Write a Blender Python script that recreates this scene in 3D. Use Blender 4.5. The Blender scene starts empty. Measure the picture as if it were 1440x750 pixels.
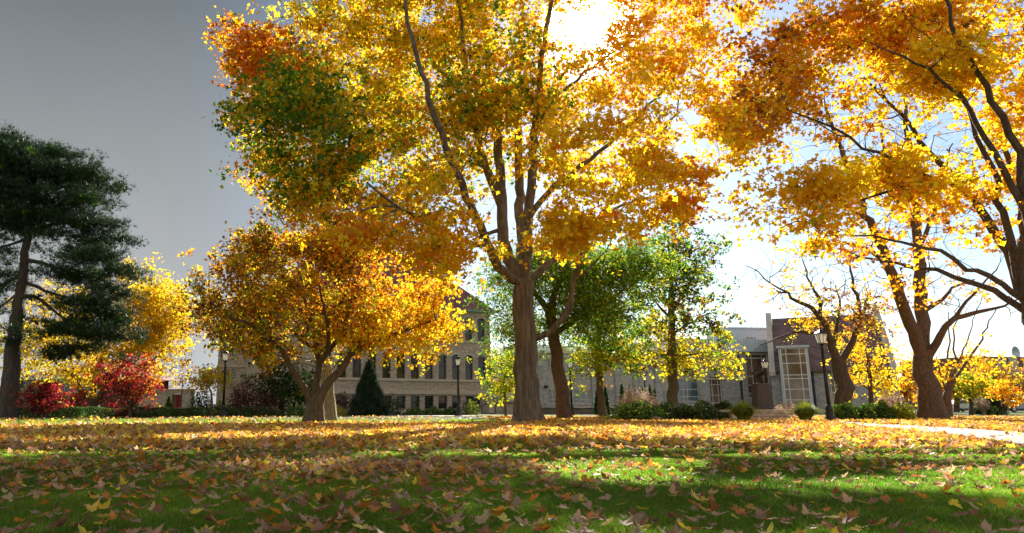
import bpy, math, random
import numpy as np
from math import sin, cos, radians, pi, sqrt, exp

# ------------------------------------------------------------------ camera, sky, sun, exposure
S = bpy.context.scene
COL = S.collection
F, PX, PY = 1006.0, 558.0, 375.0          # focal length in photo pixels, optical axis
PITCH = math.atan(197.0 / F)
H = 0.6                                    # eye height over the lawn
SUN_AZ, SUN_EL = radians(16.4), radians(28.4)

cd = bpy.data.cameras.new("camera")
cam = bpy.data.objects.new("camera", cd)
COL.objects.link(cam)
S.camera = cam
cd.sensor_width = 36.0
cd.lens = 36.0 * F / 1440.0
cd.shift_x = (720 - PX) / 1440.0
cd.clip_start, cd.clip_end = 0.05, 4000.0
cam.location = (0, 0, H)
cam.rotation_euler = (pi / 2 + PITCH, 0, 0)

wd = bpy.data.worlds.new("World")
S.world = wd
wd.use_nodes = True
wt = wd.node_tree
wn, wl = wt.nodes, wt.links
wn.clear()
w_out = wn.new("ShaderNodeOutputWorld")
w_bg = wn.new("ShaderNodeBackground")
w_bg.inputs["Strength"].default_value = 0.05
w_sky = wn.new("ShaderNodeTexSky")
w_sky.sky_type = 'NISHITA'
w_sky.sun_disc = False
w_sky.sun_elevation = SUN_EL
w_sky.sun_rotation = SUN_AZ
w_sky.air_density, w_sky.dust_density, w_sky.ozone_density = 1.0, 0.2, 1.3
w_tc = wn.new("ShaderNodeTexCoord")
# invented grey bank put into the sky colour to darken the west (-x)
w_sep = wn.new("ShaderNodeSeparateXYZ")
wl.new(w_tc.outputs["Generated"], w_sep.inputs[0])
w_map = wn.new("ShaderNodeMapRange")
w_map.interpolation_type = 'SMOOTHSTEP'
wl.new(w_sep.outputs["X"], w_map.inputs["Value"])
for k, v in zip(("From Min", "From Max", "To Min", "To Max"), (0.20, -0.32, 0.0, 1.0)):
    w_map.inputs[k].default_value = v
w_yp = wn.new("ShaderNodeMapRange")        # the darkening is only added north of the lawn
wl.new(w_sep.outputs["Y"], w_yp.inputs["Value"])
for k, v in zip(("From Min", "From Max", "To Min", "To Max"), (-0.1, 0.4, 0.0, 1.0)):
    w_yp.inputs[k].default_value = v
w_mul = wn.new("ShaderNodeMath"); w_mul.operation = 'MULTIPLY'
wl.new(w_map.outputs[0], w_mul.inputs[0]); wl.new(w_yp.outputs[0], w_mul.inputs[1])
w_cr = wn.new("ShaderNodeValToRGB")        # added darkening: lighter low down, deeper above
wl.new(w_sep.outputs["Z"], w_cr.inputs[0])
w_cr.color_ramp.elements[0].position = 0.0
w_cr.color_ramp.elements[0].color = (4.0, 4.15, 4.25, 1)
w_cr.color_ramp.elements[1].position = 0.55
w_cr.color_ramp.elements[1].color = (0.9, 1.05, 1.15, 1)
w_nz = wn.new("ShaderNodeTexNoise")
w_nz.inputs["Scale"].default_value = 2.2
w_nz.inputs["Detail"].default_value = 4
wl.new(w_tc.outputs["Generated"], w_nz.inputs["Vector"])
w_nm = wn.new("ShaderNodeMapRange")
wl.new(w_nz.outputs["Fac"], w_nm.inputs["Value"])
for k, v in zip(("From Min", "From Max", "To Min", "To Max"), (0.3, 0.7, 0.93, 1.07)):
    w_nm.inputs[k].default_value = v
w_vm = wn.new("ShaderNodeVectorMath"); w_vm.operation = 'SCALE'
wl.new(w_cr.outputs[0], w_vm.inputs[0]); wl.new(w_nm.outputs[0], w_vm.inputs["Scale"])
w_mix = wn.new("ShaderNodeMix"); w_mix.data_type = 'RGBA'
wl.new(w_mul.outputs[0], w_mix.inputs[0])
wl.new(w_sky.outputs[0], w_mix.inputs[6]); wl.new(w_vm.outputs[0], w_mix.inputs[7])
# added fill light: southern half of the sky brightened, away from the sun
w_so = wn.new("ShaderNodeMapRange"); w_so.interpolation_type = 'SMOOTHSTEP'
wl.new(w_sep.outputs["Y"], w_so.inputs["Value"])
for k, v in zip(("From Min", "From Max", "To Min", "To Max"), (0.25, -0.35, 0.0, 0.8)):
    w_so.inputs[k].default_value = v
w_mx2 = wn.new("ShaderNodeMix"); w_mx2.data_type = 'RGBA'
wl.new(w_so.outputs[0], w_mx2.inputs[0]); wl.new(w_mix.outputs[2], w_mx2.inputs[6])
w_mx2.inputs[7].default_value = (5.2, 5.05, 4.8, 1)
# bright aureole of the low autumn sun
SUNV = (sin(SUN_AZ) * cos(SUN_EL), cos(SUN_AZ) * cos(SUN_EL), sin(SUN_EL))
w_dot = wn.new("ShaderNodeVectorMath"); w_dot.operation = 'DOT_PRODUCT'
wl.new(w_tc.outputs["Generated"], w_dot.inputs[0]); w_dot.inputs[1].default_value = SUNV
w_au = wn.new("ShaderNodeMapRange"); w_au.interpolation_type = 'SMOOTHSTEP'
wl.new(w_dot.outputs["Value"], w_au.inputs["Value"])
for k, v in zip(("From Min", "From Max", "To Min", "To Max"), (cos(radians(4.0)), cos(radians(0.6)), 0.0, 160.0)):
    w_au.inputs[k].default_value = v
w_add = wn.new("ShaderNodeVectorMath"); w_add.operation = 'ADD'
w_auc = wn.new("ShaderNodeVectorMath"); w_auc.operation = 'SCALE'
w_auc.inputs[0].default_value = (1.0, 0.97, 0.9)
wl.new(w_au.outputs[0], w_auc.inputs["Scale"])
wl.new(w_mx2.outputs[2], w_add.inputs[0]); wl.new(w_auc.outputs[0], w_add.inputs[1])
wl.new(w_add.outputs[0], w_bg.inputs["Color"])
wl.new(w_bg.outputs[0], w_out.inputs[0])

sd = bpy.data.lights.new("sun", 'SUN')
sd.energy = 5.0
sd.angle = radians(0.5)
sd.color = (1.0, 0.93, 0.80)
sun = bpy.data.objects.new("sun", sd)
COL.objects.link(sun)
sun.rotation_euler = (pi / 2 - SUN_EL, 0, pi - SUN_AZ)   # lamp looks from the sun to the lawn

S.view_settings.view_transform = 'Standard'
S.view_settings.look = 'None'
S.view_settings.gamma = 1.0
S.view_settings.use_curve_mapping = False
S.view_settings.exposure = 1.6
S.render.engine = 'CYCLES'
S.cycles.max_bounces = 9
S.cycles.diffuse_bounces = 8
S.cycles.glossy_bounces = 2
S.cycles.transmission_bounces = 8
S.cycles.transparent_max_bounces = 4
S.cycles.sample_clamp_indirect = 6.0
S.cycles.caustics_reflective = False
S.cycles.caustics_refractive = False

# ------------------------------------------------------------------ helpers
rng = np.random.default_rng(7)
CP, SP = cos(PITCH), sin(PITCH)


def ray(px, py):
    u, v = (px - PX) / F, (PY - py) / F
    return np.array((u, CP - v * SP, SP + v * CP))


def W(px, py, Y):
    """the point of the place that the photo shows at px, py when it stands Y metres away"""
    d = ray(px, py)
    s = Y / d[1]
    return np.array((d[0] * s, Y, H + d[2] * s))


def base(px, Y):
    """ground point Y metres away under photo column px"""
    y = PY + F * (SP * Y + H * CP) / (CP * Y - H * SP)
    p = W(px, y, Y)
    p[2] = 0.0
    return p


def norm(a):
    return a / np.maximum(np.linalg.norm(a, axis=-1, keepdims=True), 1e-9)


def tag(o, label=None, cat=None, group=None, kind=None):
    if label: o["label"] = label
    if cat: o["category"] = cat
    if group: o["group"] = group
    if kind: o["kind"] = kind
    return o


def empty(name, loc, label, cat, group=None, rz=0.0):
    o = bpy.data.objects.new(name, None)
    o.empty_display_size = 0.2
    COL.objects.link(o)
    o.location = loc
    o.rotation_euler = (0, 0, rz)
    return tag(o, label, cat, group)


def link(name, me, parent=None):
    o = bpy.data.objects.new(name, me)
    COL.objects.link(o)
    if parent is not None:
        o.parent = parent
    return o


def copy_tree(o, loc, label=None, rz=None, scale=None):
    c = o.copy(); COL.objects.link(c)
    c.location = loc
    if rz is not None: c.rotation_euler = (0, 0, rz)
    if scale is not None: c.scale = scale
    if label: c["label"] = label

    def kids(a, b):
        for ch in list(a.children):
            d = ch.copy(); COL.objects.link(d); d.parent = b
            kids(ch, d)
    kids(o, c)
    return c


def np_mesh(name, V, Fc, k, mat, col=None, smooth=False):
    """mesh from numpy arrays: V (n,3), Fc (m,k) faces of k corners"""
    me = bpy.data.meshes.new(name)
    n, m = len(V), len(Fc)
    me.vertices.add(n)
    me.vertices.foreach_set("co", np.ascontiguousarray(V, np.float32).ravel())
    me.loops.add(m * k)
    me.loops.foreach_set("vertex_index", np.ascontiguousarray(Fc, np.int32).ravel())
    me.polygons.add(m)
    me.polygons.foreach_set("loop_start", np.arange(0, m * k, k, dtype=np.int32))
    if smooth:
        me.polygons.foreach_set("use_smooth", np.ones(m, bool))
    if col is not None:
        a = me.color_attributes.new("col", 'FLOAT_COLOR', 'POINT')
        c = np.ones((n, 4), np.float32); c[:, :3] = col
        a.data.foreach_set("color", c.ravel())
    me.materials.append(mat)
    me.update(calc_edges=True)
    return me


class MB:
    """collects boxes, prisms and lathes into one mesh"""

    def __init__(self):
        self.v, self.f = [], []

    def add(self, vs, fs):
        o = len(self.v)
        self.v += [tuple(map(float, p)) for p in vs]
        self.f += [tuple(i + o for i in q) for q in fs]
        return self

    def box(self, x0, x1, y0, y1, z0, z1):
        return self.add([(x0, y0, z0), (x1, y0, z0), (x1, y1, z0), (x0, y1, z0), (x0, y0, z1), (x1, y0, z1), (x1, y1, z1), (x0, y1, z1)],
                        [(0, 3, 2, 1), (4, 5, 6, 7), (0, 1, 5, 4), (1, 2, 6, 5), (2, 3, 7, 6), (3, 0, 4, 7)])

    def frustum(self, cx, cy, z0, z1, a0, a1, b0=None, b1=None):
        b0 = a0 if b0 is None else b0
        b1 = a1 if b1 is None else b1
        return self.add([(cx - a0, cy - b0, z0), (cx + a0, cy - b0, z0), (cx + a0, cy + b0, z0), (cx - a0, cy + b0, z0),
                         (cx - a1, cy - b1, z1), (cx + a1, cy - b1, z1), (cx + a1, cy + b1, z1), (cx - a1, cy + b1, z1)],
                        [(0, 3, 2, 1), (4, 5, 6, 7), (0, 1, 5, 4), (1, 2, 6, 5), (2, 3, 7, 6), (3, 0, 4, 7)])

    def prism_y(self, pts, y0, y1):
        """polygon pts (x,z) drawn out from y0 to y1"""
        n = len(pts)
        vs = [(x, y0, z) for x, z in pts] + [(x, y1, z) for x, z in pts]
        fs = [tuple(range(n)), tuple(range(2 * n - 1, n - 1, -1))] + [(i, n + i, n + (i + 1) % n, (i + 1) % n) for i in range(n)]
        return self.add(vs, fs)

    def prism_x(self, pts, x0, x1):
        n = len(pts)
        vs = [(x0, y, z) for y, z in pts] + [(x1, y, z) for y, z in pts]
        fs = [tuple(range(n - 1, -1, -1)), tuple(range(n, 2 * n))] + [(i, (i + 1) % n, n + (i + 1) % n, n + i) for i in range(n)]
        return self.add(vs, fs)

    def lathe(self, prof, n=16, cx=0, cy=0):
        vs = []
        for r, z in prof:
            for i in range(n):
                a = 2 * pi * i / n
                vs.append((cx + r * cos(a), cy + r * sin(a), z))
        fs = []
        for j in range(len(prof) - 1):
            for i in range(n):
                k = (i + 1) % n
                fs.append((j * n + i, j * n + k, (j + 1) * n + k, (j + 1) * n + i))
        fs.append(tuple(range(n - 1, -1, -1)))
        m = (len(prof) - 1) * n
        fs.append(tuple(range(m, m + n)))
        return self.add(vs, fs)

    def tube(self, pts, r, n=8):
        pts = [np.array(p, float) for p in pts]
        vs, fs = [], []
        for i, p in enumerate(pts):
            t = norm(pts[min(i + 1, len(pts) - 1)] - pts[max(i - 1, 0)])
            a = norm(np.cross(t, (0.3, 0.9, 0.1) if abs(t[1]) < .8 else (1, 0, 0)))
            b = np.cross(t, a)
            for k in range(n):
                q = 2 * pi * k / n
                vs.append(p + r * (cos(q) * a + sin(q) * b))
        for i in range(len(pts) - 1):
            for k in range(n):
                l = (k + 1) % n
                fs.append((i * n + k, i * n + l, (i + 1) * n + l, (i + 1) * n + k))
        return self.add(vs, fs)

    def mesh(self, name, mat, smooth=False, bevel=0):
        me = bpy.data.meshes.new(name)
        me.from_pydata(self.v, [], self.f)
        me.materials.append(mat)
        if smooth:
            for p in me.polygons: p.use_smooth = True
        me.update()
        return me

    def build(self, name, mat, parent=None, smooth=False, bevel=0):
        o = link(name, self.mesh(name, mat, smooth), parent)
        if bevel:
            m = o.modifiers.new("soft_edges", 'BEVEL')
            m.width = bevel; m.segments = 2; m.limit_method = 'ANGLE'
        return o


# ------------------------------------------------------------------ materials
def mat_new(name):
    m = bpy.data.materials.new(name)
    m.use_nodes = True
    t = m.node_tree
    t.nodes.clear()
    out = t.nodes.new("ShaderNodeOutputMaterial")
    return m, t, t.nodes, t.links, out


def ramp(n, l, src, stops, interp='LINEAR'):
    r = n.new("ShaderNodeValToRGB")
    r.color_ramp.interpolation = interp
    e = r.color_ramp.elements
    while len(e) < len(stops): e.new(0.5)
    for el, (p, c) in zip(e, stops):
        el.position = p; el.color = (*c, 1)
    l.new(src, r.inputs[0])
    return r.outputs[0]


def noise(n, l, vec, scale, detail=3, rough=0.55):
    t = n.new("ShaderNodeTexNoise")
    t.inputs["Scale"].default_value = scale
    t.inputs["Detail"].default_value = detail
    t.inputs["Roughness"].default_value = rough
    if vec is not None: l.new(vec, t.inputs["Vector"])
    return t


def mixc(n, l, f, a, b, mode='MIX'):
    m = n.new("ShaderNodeMix"); m.data_type = 'RGBA'; m.blend_type = mode
    for s, v in ((m.inputs[0], f), (m.inputs[6], a), (m.inputs[7], b)):
        if isinstance(v, (int, float)): s.default_value = v
        elif isinstance(v, tuple): s.default_value = (*v, 1)
        else: l.new(v, s)
    return m.outputs[2]


def objco(n, l, scale=(1, 1, 1)):
    t = n.new("ShaderNodeTexCoord")
    m = n.new("ShaderNodeMapping")
    m.inputs["Scale"].default_value = scale
    l.new(t.outputs["Object"], m.inputs[0])
    return m.outputs[0]


def bump(n, l, h, strength, dist=0.02):
    b = n.new("ShaderNodeBump")
    b.inputs["Strength"].default_value = strength
    b.inputs["Distance"].default_value = dist
    l.new(h, b.inputs["Height"])
    return b.outputs[0]


def plain(name, c, rough=0.6, metal=0.0, var=0.15, scale=6.0, bmp=0.0, spec=0.5):
    m, t, n, l, out = mat_new(name)
    p = n.new("ShaderNodeBsdfPrincipled")
    v = objco(n, l)
    nz = noise(n, l, v, scale, 4)
    c0 = tuple(x * (1 - var) for x in c); c1 = tuple(min(1, x * (1 + var)) for x in c)
    l.new(ramp(n, l, nz.outputs[0], [(0.3, c0), (0.7, c1)]), p.inputs["Base Color"])
    p.inputs["Roughness"].default_value = rough
    p.inputs["Metallic"].default_value = metal
    p.inputs["Specular IOR Level"].default_value = spec
    if bmp: l.new(bump(n, l, nz.outputs[0], bmp), p.inputs["Normal"])
    l.new(p.outputs[0], out.inputs[0])
    return m


def leaf_mat(name, trans=0.5, gain=1.6, gloss=0.05):
    m, t, n, l, out = mat_new(name)
    at = n.new("ShaderNodeAttribute"); at.attribute_name = "col"
    d = n.new("ShaderNodeBsdfDiffuse"); l.new(at.outputs["Color"], d.inputs[0])
    tr = n.new("ShaderNodeBsdfTranslucent")
    sc = n.new("ShaderNodeVectorMath"); sc.operation = 'SCALE'; sc.inputs["Scale"].default_value = gain
    l.new(at.outputs["Color"], sc.inputs[0]); l.new(sc.outputs[0], tr.inputs[0])
    mx = n.new("ShaderNodeMixShader"); mx.inputs[0].default_value = trans
    l.new(d.outputs[0], mx.inputs[1]); l.new(tr.outputs[0], mx.inputs[2])
    g = n.new("ShaderNodeBsdfGlossy"); g.inputs["Roughness"].default_value = 0.45
    g.inputs[0].default_value = (.7, .7, .7, 1)
    m2 = n.new("ShaderNodeMixShader"); m2.inputs[0].default_value = gloss
    l.new(mx.outputs[0], m2.inputs[1]); l.new(g.outputs[0], m2.inputs[2])
    l.new(m2.outputs[0], out.inputs[0])
    return m


def bark_mat(name, c0, c1, zs=0.16, scale=16, b=0.9):
    m, t, n, l, out = mat_new(name)
    p = n.new("ShaderNodeBsdfPrincipled")
    v = objco(n, l, (1, 1, zs))
    nz = noise(n, l, v, scale, 5, 0.6)
    big = noise(n, l, objco(n, l), 1.3, 3)
    col = ramp(n, l, nz.outputs[0], [(0.38, tuple(x * .35 for x in c0)), (0.48, c0), (0.64, c1)])
    col = mixc(n, l, 0.35, col, mixc(n, l, big.outputs[0], c0, tuple(x * 1.25 for x in c1)))
    l.new(col, p.inputs["Base Color"])
    p.inputs["Roughness"].default_value = 0.9
    l.new(bump(n, l, nz.outputs[0], b, 0.12), p.inputs["Normal"])
    l.new(p.outputs[0], out.inputs[0])
    return m


def stone_mat(name, c0, c1, mortar, bw=0.42, bh=0.17, ms=0.012, var=0.5):
    """coursed rubble: brick pattern on the wall's own x / z, each block with its own tone"""
    m, t, n, l, out = mat_new(name)
    p = n.new("ShaderNodeBsdfPrincipled")
    tc = n.new("ShaderNodeTexCoord")
    sp = n.new("ShaderNodeSeparateXYZ"); l.new(tc.outputs["Object"], sp.inputs[0])
    ad = n.new("ShaderNodeMath"); l.new(sp.outputs[0], ad.inputs[0]); l.new(sp.outputs[1], ad.inputs[1])
    cb = n.new("ShaderNodeCombineXYZ"); l.new(ad.outputs[0], cb.inputs[0]); l.new(sp.outputs[2], cb.inputs[1])
    wob = noise(n, l, cb.outputs[0], 2.5, 2)
    wv = n.new("ShaderNodeVectorMath"); wv.operation = 'SCALE'; wv.inputs["Scale"].default_value = 0.06
    l.new(wob.outputs["Color"], wv.inputs[0])
    av = n.new("ShaderNodeVectorMath"); l.new(cb.outputs[0], av.inputs[0]); l.new(wv.outputs[0], av.inputs[1])
    bk = n.new("ShaderNodeTexBrick")
    l.new(av.outputs[0], bk.inputs["Vector"])
    bk.inputs["Color1"].default_value = (*c0, 1); bk.inputs["Color2"].default_value = (*c1, 1)
    bk.inputs["Mortar"].default_value = (*mortar, 1)
    bk.inputs["Scale"].default_value = 1.0
    bk.inputs["Brick Width"].default_value = bw; bk.inputs["Row Height"].default_value = bh
    bk.inputs["Mortar Size"].default_value = ms
    bk.inputs["Bias"].default_value = 0.0
    bk.offset = 0.5; bk.squash = 0.7; bk.squash_frequency = 3
    nz = noise(n, l, cb.outputs[0], 5.0, 5)
    g = ramp(n, l, nz.outputs[0], [(0.3, (1 - var * .6,) * 3), (0.7, (1 + var * .4,) * 3)])
    l.new(mixc(n, l, 1.0, bk.outputs[0], g, 'MULTIPLY'), p.inputs["Base Color"])
    p.inputs["Roughness"].default_value = 0.9
    mh = n.new("ShaderNodeMath"); mh.operation = 'SUBTRACT'
    l.new(nz.outputs[0], mh.inputs[0]); l.new(bk.outputs["Fac"], mh.inputs[1])
    l.new(bump(n, l, mh.outputs[0], 0.6, 0.03), p.inputs["Normal"])
    l.new(p.outputs[0], out.inputs[0])
    return m


def tile_mat(name, c0, c1, row=0.28):
    m, t, n, l, out = mat_new(name)
    p = n.new("ShaderNodeBsdfPrincipled")
    tc = n.new("ShaderNodeTexCoord")
    sp = n.new("ShaderNodeSeparateXYZ"); l.new(tc.outputs["Object"], sp.inputs[0])
    ad = n.new("ShaderNodeMath"); l.new(sp.outputs[0], ad.inputs[0]); l.new(sp.outputs[1], ad.inputs[1])
    cb = n.new("ShaderNodeCombineXYZ"); l.new(ad.outputs[0], cb.inputs[0]); l.new(sp.outputs[2], cb.inputs[1])
    bk = n.new("ShaderNodeTexBrick"); l.new(cb.outputs[0], bk.inputs["Vector"])
    bk.inputs["Color1"].default_value = (*c0, 1); bk.inputs["Color2"].default_value = (*c1, 1)
    bk.inputs["Mortar"].default_value = (*[x * .35 for x in c0], 1)
    bk.inputs["Scale"].default_value = 1.0
    bk.inputs["Brick Width"].default_value = row * 1.3; bk.inputs["Row Height"].default_value = row
    bk.inputs["Mortar Size"].default_value = 0.02
    nz = noise(n, l, cb.outputs[0], 1.2, 4)
    g = ramp(n, l, nz.outputs[0], [(0.3, (.7,) * 3), (0.7, (1.25,) * 3)])
    l.new(mixc(n, l, 1.0, bk.outputs[0], g, 'MULTIPLY'), p.inputs["Base Color"])
    p.inputs["Roughness"].default_value = 0.7
    l.new(bump(n, l, bk.outputs["Fac"], 0.5, -0.03), p.inputs["Normal"])
    l.new(p.outputs[0], out.inputs[0])
    return m


def glass_mat(name, c, rough=0.06, spec=0.6):
    m, t, n, l, out = mat_new(name)
    p = n.new("ShaderNodeBsdfPrincipled")
    v = objco(n, l)
    nz = noise(n, l, v, 0.8, 2)
    l.new(ramp(n, l, nz.outputs[0], [(0.35, tuple(x * .5 for x in c)), (0.7, tuple(x * 1.5 for x in c))]), p.inputs["Base Color"])
    p.inputs["Roughness"].default_value = rough
    p.inputs["Specular IOR Level"].default_value = spec
    l.new(bump(n, l, nz.outputs[0], 0.05, 0.05), p.inputs["Normal"])
    l.new(p.outputs[0], out.inputs[0])
    return m


M = {}
M['leaf'] = leaf_mat("autumn_leaf", 0.72, 1.15, 0.02)
M['needle'] = leaf_mat("needle_leaf", 0.2, 1.2)
M['shrub'] = leaf_mat("shrub_leaf", 0.35, 1.3)
M['blade'] = leaf_mat("grass_blade", 0.62, 2.0, 0.012)
M['litter'] = leaf_mat("fallen_leaf", 0.45, 1.5, 0.05)
M['bark'] = bark_mat("maple_bark", (.115, .09, .067), (.26, .21, .165), .10, 9, 1.0)
M['bark_dark'] = bark_mat("dark_bark", (.07, .05, .04), (.14, .10, .075))
M['bark_pale'] = bark_mat("pale_bark", (.30, .24, .18), (.46, .39, .31))
M['bark_red'] = bark_mat("red_brown_bark", (.12, .07, .045), (.20, .12, .08), 0.3, 20)
M['bark_smooth'] = bark_mat("smooth_bark", (.11, .075, .045), (.17, .115, .07), 0.25, 12, 0.7)
M['stone'] = stone_mat("tan_coursed_stone", (.42, .35, .275), (.56, .48, .385), (.36, .30, .245))
M['stone_grey'] = stone_mat("grey_rubble_stone", (.34, .335, .33), (.52, .505, .485), (.40, .39, .38), 0.5, 0.2)
M['stone_low'] = stone_mat("brown_wall_stone", (.15, .12, .10), (.25, .20, .16), (.12, .10, .09), 0.5, 0.22)
M['trim'] = plain("limestone_trim", (.52, .46, .38), 0.85, 0, 0.12, 3)
M['panel'] = plain("pale_concrete_panel", (.46, .43, .39), 0.85, 0, 0.1, 1.5)
M['tile'] = tile_mat("red_roof_tile", (.16, .052, .046), (.25, .095, .08))
M['slate'] = tile_mat("purple_brown_slate", (.15, .08, .068), (.24, .145, .125), 0.22)
M['glass'] = glass_mat("dark_window_glass", (.018, .022, .025))
M['glass_blue'] = glass_mat("blue_green_glass", (.11, .17, .20), 0.05, 0.9)
M['glass_warm'] = glass_mat("warm_glass", (.19, .125, .075), 0.06, 0.8)  # tan of reflected trees and lit rooms put into the base colour
M['frame_dark'] = plain("dark_window_frame", (.03, .028, .026), 0.5)
M['frame_white'] = plain("white_window_frame", (.72, .71, .68), 0.5, 0, 0.05)
M['copper'] = plain("green_copper", (.16, .30, .22), 0.7, 0, 0.2, 4)
M['zinc'] = plain("zinc_sheet", (.50, .57, .65), 0.45, 0.3, 0.08, 2)
M['black_iron'] = plain("black_painted_iron", (.014, .014, .015), 0.4, 0.2, 0.3, 9)
M['lamp_glass'] = None
M['coping'] = plain("white_coping", (.75, .74, .72), 0.6, 0, 0.05)
M['granite'] = plain("dark_brown_granite", (.06, .045, .042), 0.55, 0, 0.5, 18, 0.2)
M['bronze'] = plain("dark_bronze", (.05, .035, .026), 0.9, 0.0, 0.3, 8, 0, 0.05)
M['concrete'] = plain("worn_concrete", (.25, .225, .205), 0.9, 0, 0.18, 2.2, 0.15)
M['brick'] = stone_mat("dark_brown_brick", (.13, .075, .055), (.19, .11, .08), (.16, .14, .12), 0.24, 0.08)

m, t, n, l, out = mat_new("frosted_lamp_glass")
d = n.new("ShaderNodeBsdfDiffuse"); d.inputs[0].default_value = (.8, .78, .74, 1)
tr = n.new("ShaderNodeBsdfTranslucent"); tr.inputs[0].default_value = (.85, .83, .78, 1)
mx = n.new("ShaderNodeMixShader"); mx.inputs[0].default_value = 0.6
l.new(d.outputs[0], mx.inputs[1]); l.new(tr.outputs[0], mx.inputs[2]); l.new(mx.outputs[0], out.inputs[0])
M['lamp_glass'] = m

# ------------------------------------------------------------------ palettes (linear leaf colours)
C = dict(ginkgo=(.62, .41, .012), green=(.10, .21, .015), dkgreen=(.02, .05, .012), olive=(.48, .44, .018), yellow=(.80, .60, .02), gold=(.80, .47, .012),
         orange=(.76, .28, .012), redor=(.55, .11, .012), rust=(.40, .16, .018), red=(.30, .018, .022), dkred=(.12, .012, .016),
         brown=(.17, .085, .035), tan=(.40, .25, .15), pine=(.040, .068, .040), lime=(.24, .30, .02), pink=(.50, .33, .27),
         straw=(.45, .36, .18), pale=(.50, .38, .27))
PAL = {
    'redor': [('redor', 4), ('orange', 5), ('gold', 3), ('olive', 1)],
    'green': [('green', 9), ('olive', 4), ('gold', 1), ('orange', .6)],
    'grol': [('green', 4), ('olive', 4), ('gold', 3), ('orange', 2)],
    'olgold': [('olive', 5), ('gold', 5), ('yellow', 4), ('green', 1.5), ('orange', 1)],
    'gold': [('gold', 7), ('yellow', 4), ('orange', 2.5), ('olive', .7)],
    'yellow': [('yellow', 6), ('gold', 5), ('olive', .6)],
    'orange': [('orange', 6), ('gold', 5), ('redor', 1), ('yellow', 1)],
    'umber': [('rust', 4), ('olive', 4), ('gold', 3), ('orange', 2), ('brown', 4), ('green', 1)],
    'locust': [('green', 10), ('olive', 2), ('lime', 2.5), ('dkgreen', 1)],
    'oak': [('green', 5), ('dkgreen', 4), ('brown', 3), ('olive', 3)],
    'oaklow': [('gold', 3), ('olive', 6), ('yellow', 4), ('brown', 2), ('green', 2)],
    'ginkgo': [('ginkgo', 9), ('gold', 2), ('olive', 2)],
    'pine': [('pine', 8), ('dkgreen', 4), ('green', .6)],
    'spruce': [('pine', 6), ('dkgreen', 3)],
    'red': [('red', 8), ('dkred', 4), ('redor', 1.5)],
    'dkred': [('dkred', 5), ('brown', 2), ('dkgreen', 2)],
    'lime': [('lime', 6), ('green', 4), ('yellow', 3), ('olive', 2)],
    'hedge': [('dkgreen', 5), ('green', 5)],
    'juniper': [('dkgreen', 4), ('green', 6), ('olive', 1)],
    'rustgold': [('rust', 3), ('gold', 4), ('orange', 4), ('brown', 2)],
    'autbrown': [('brown', 4), ('rust', 4), ('gold', 3), ('olive', 1)],
    'pink': [('pink', 6), ('straw', 2), ('pale', 2)],
    'reed': [('green', 5), ('olive', 3), ('lime', 3), ('straw', .6)],
    'arbor': [('dkgreen', 7), ('green', 2)],
    'dkshrub': [('dkgreen', 6), ('green', 2), ('brown', 1)],
}


def colours(n, pal, rg, jit=0.22):
    names, w = zip(*PAL[pal])
    w = np.array(w, float); w /= w.sum()
    c = np.array([C[k] for k in names])[rg.choice(len(names), n, p=w)]
    c = c * rg.uniform(1 - jit, 1 + jit, (n, 1)) * rg.uniform(1 - jit * .4, 1 + jit * .4, (n, 3))
    return np.clip(c, 0, .8)


# ------------------------------------------------------------------ leaves
LEAF3 = (np.array([(0, -.5, 0), (-.52, .05, .10), (-.17, .10, 0), (0, .58, -.08), (.17, .10, 0), (.52, .05, .10), (0, -.12, -.03)]),
         np.array([(0, 6, 2, 1), (6, 4, 3, 2), (0, 5, 4, 6)]))
OVAL = (np.array([(0, -.5, 0), (.26, 0, .06), (0, .55, 0), (-.26, 0, .06)]), np.array([(0, 1, 2, 3)]))
SPRAY = (np.array([(0, -.5, 0), (.12, -.1, .05), (.34, .12, 0), (.10, .14, 0), (0, .62, -.05), (-.10, .14, 0), (-.34, .12, 0), (-.12, -.1, .05)]),
         np.array([(0, 1, 4, 7), (1, 2, 3, 4), (7, 4, 5, 6)]))
_t, _f = [], []
for _i in range(6):                                   # needle tuft: thin blades from one point
    _a = _i * 1.05; _e = .35 + .5 * (_i % 3) / 2
    _d = np.array((cos(_a) * cos(_e), sin(_a) * cos(_e), sin(_e)))
    _s = np.array((-sin(_a), cos(_a), 0)) * .07
    _f.append((len(_t), len(_t) + 1, len(_t) + 2)); _t += [-_s, _s, _d]
TUFT = (np.array(_t), np.array(_f))


def leaf_cloud(name, P, size, col, tmpl, mat, parent, rg, up=0.5, keep_up=False):
    """one mesh of many separate leaves at points P (parent-local)"""
    n = len(P)
    tv, tf = tmpl
    nr = norm(rg.normal(0, 1, (n, 3)) + np.array((0, 0, up)))
    if keep_up: nr = norm(rg.normal(0, .35, (n, 3)) + np.array((0, 0, 1)))
    u = norm(np.cross(nr, rg.normal(0, 1, (n, 3))))
    v = np.cross(nr, u)
    s = np.broadcast_to(size, (n,))[:, None, None]
    V = P[:, None, :] + s * (tv[None, :, 0:1] * u[:, None, :] + tv[None, :, 1:2] * v[:, None, :] + tv[None, :, 2:3] * nr[:, None, :])
    k = len(tv)
    Fc = (tf[None] + (np.arange(n) * k)[:, None, None]).reshape(-1, tf.shape[1])
    me = np_mesh(name, V.reshape(-1, 3), Fc, tf.shape[1], mat, np.repeat(col, k, 0))
    return link(name, me, parent)


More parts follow.
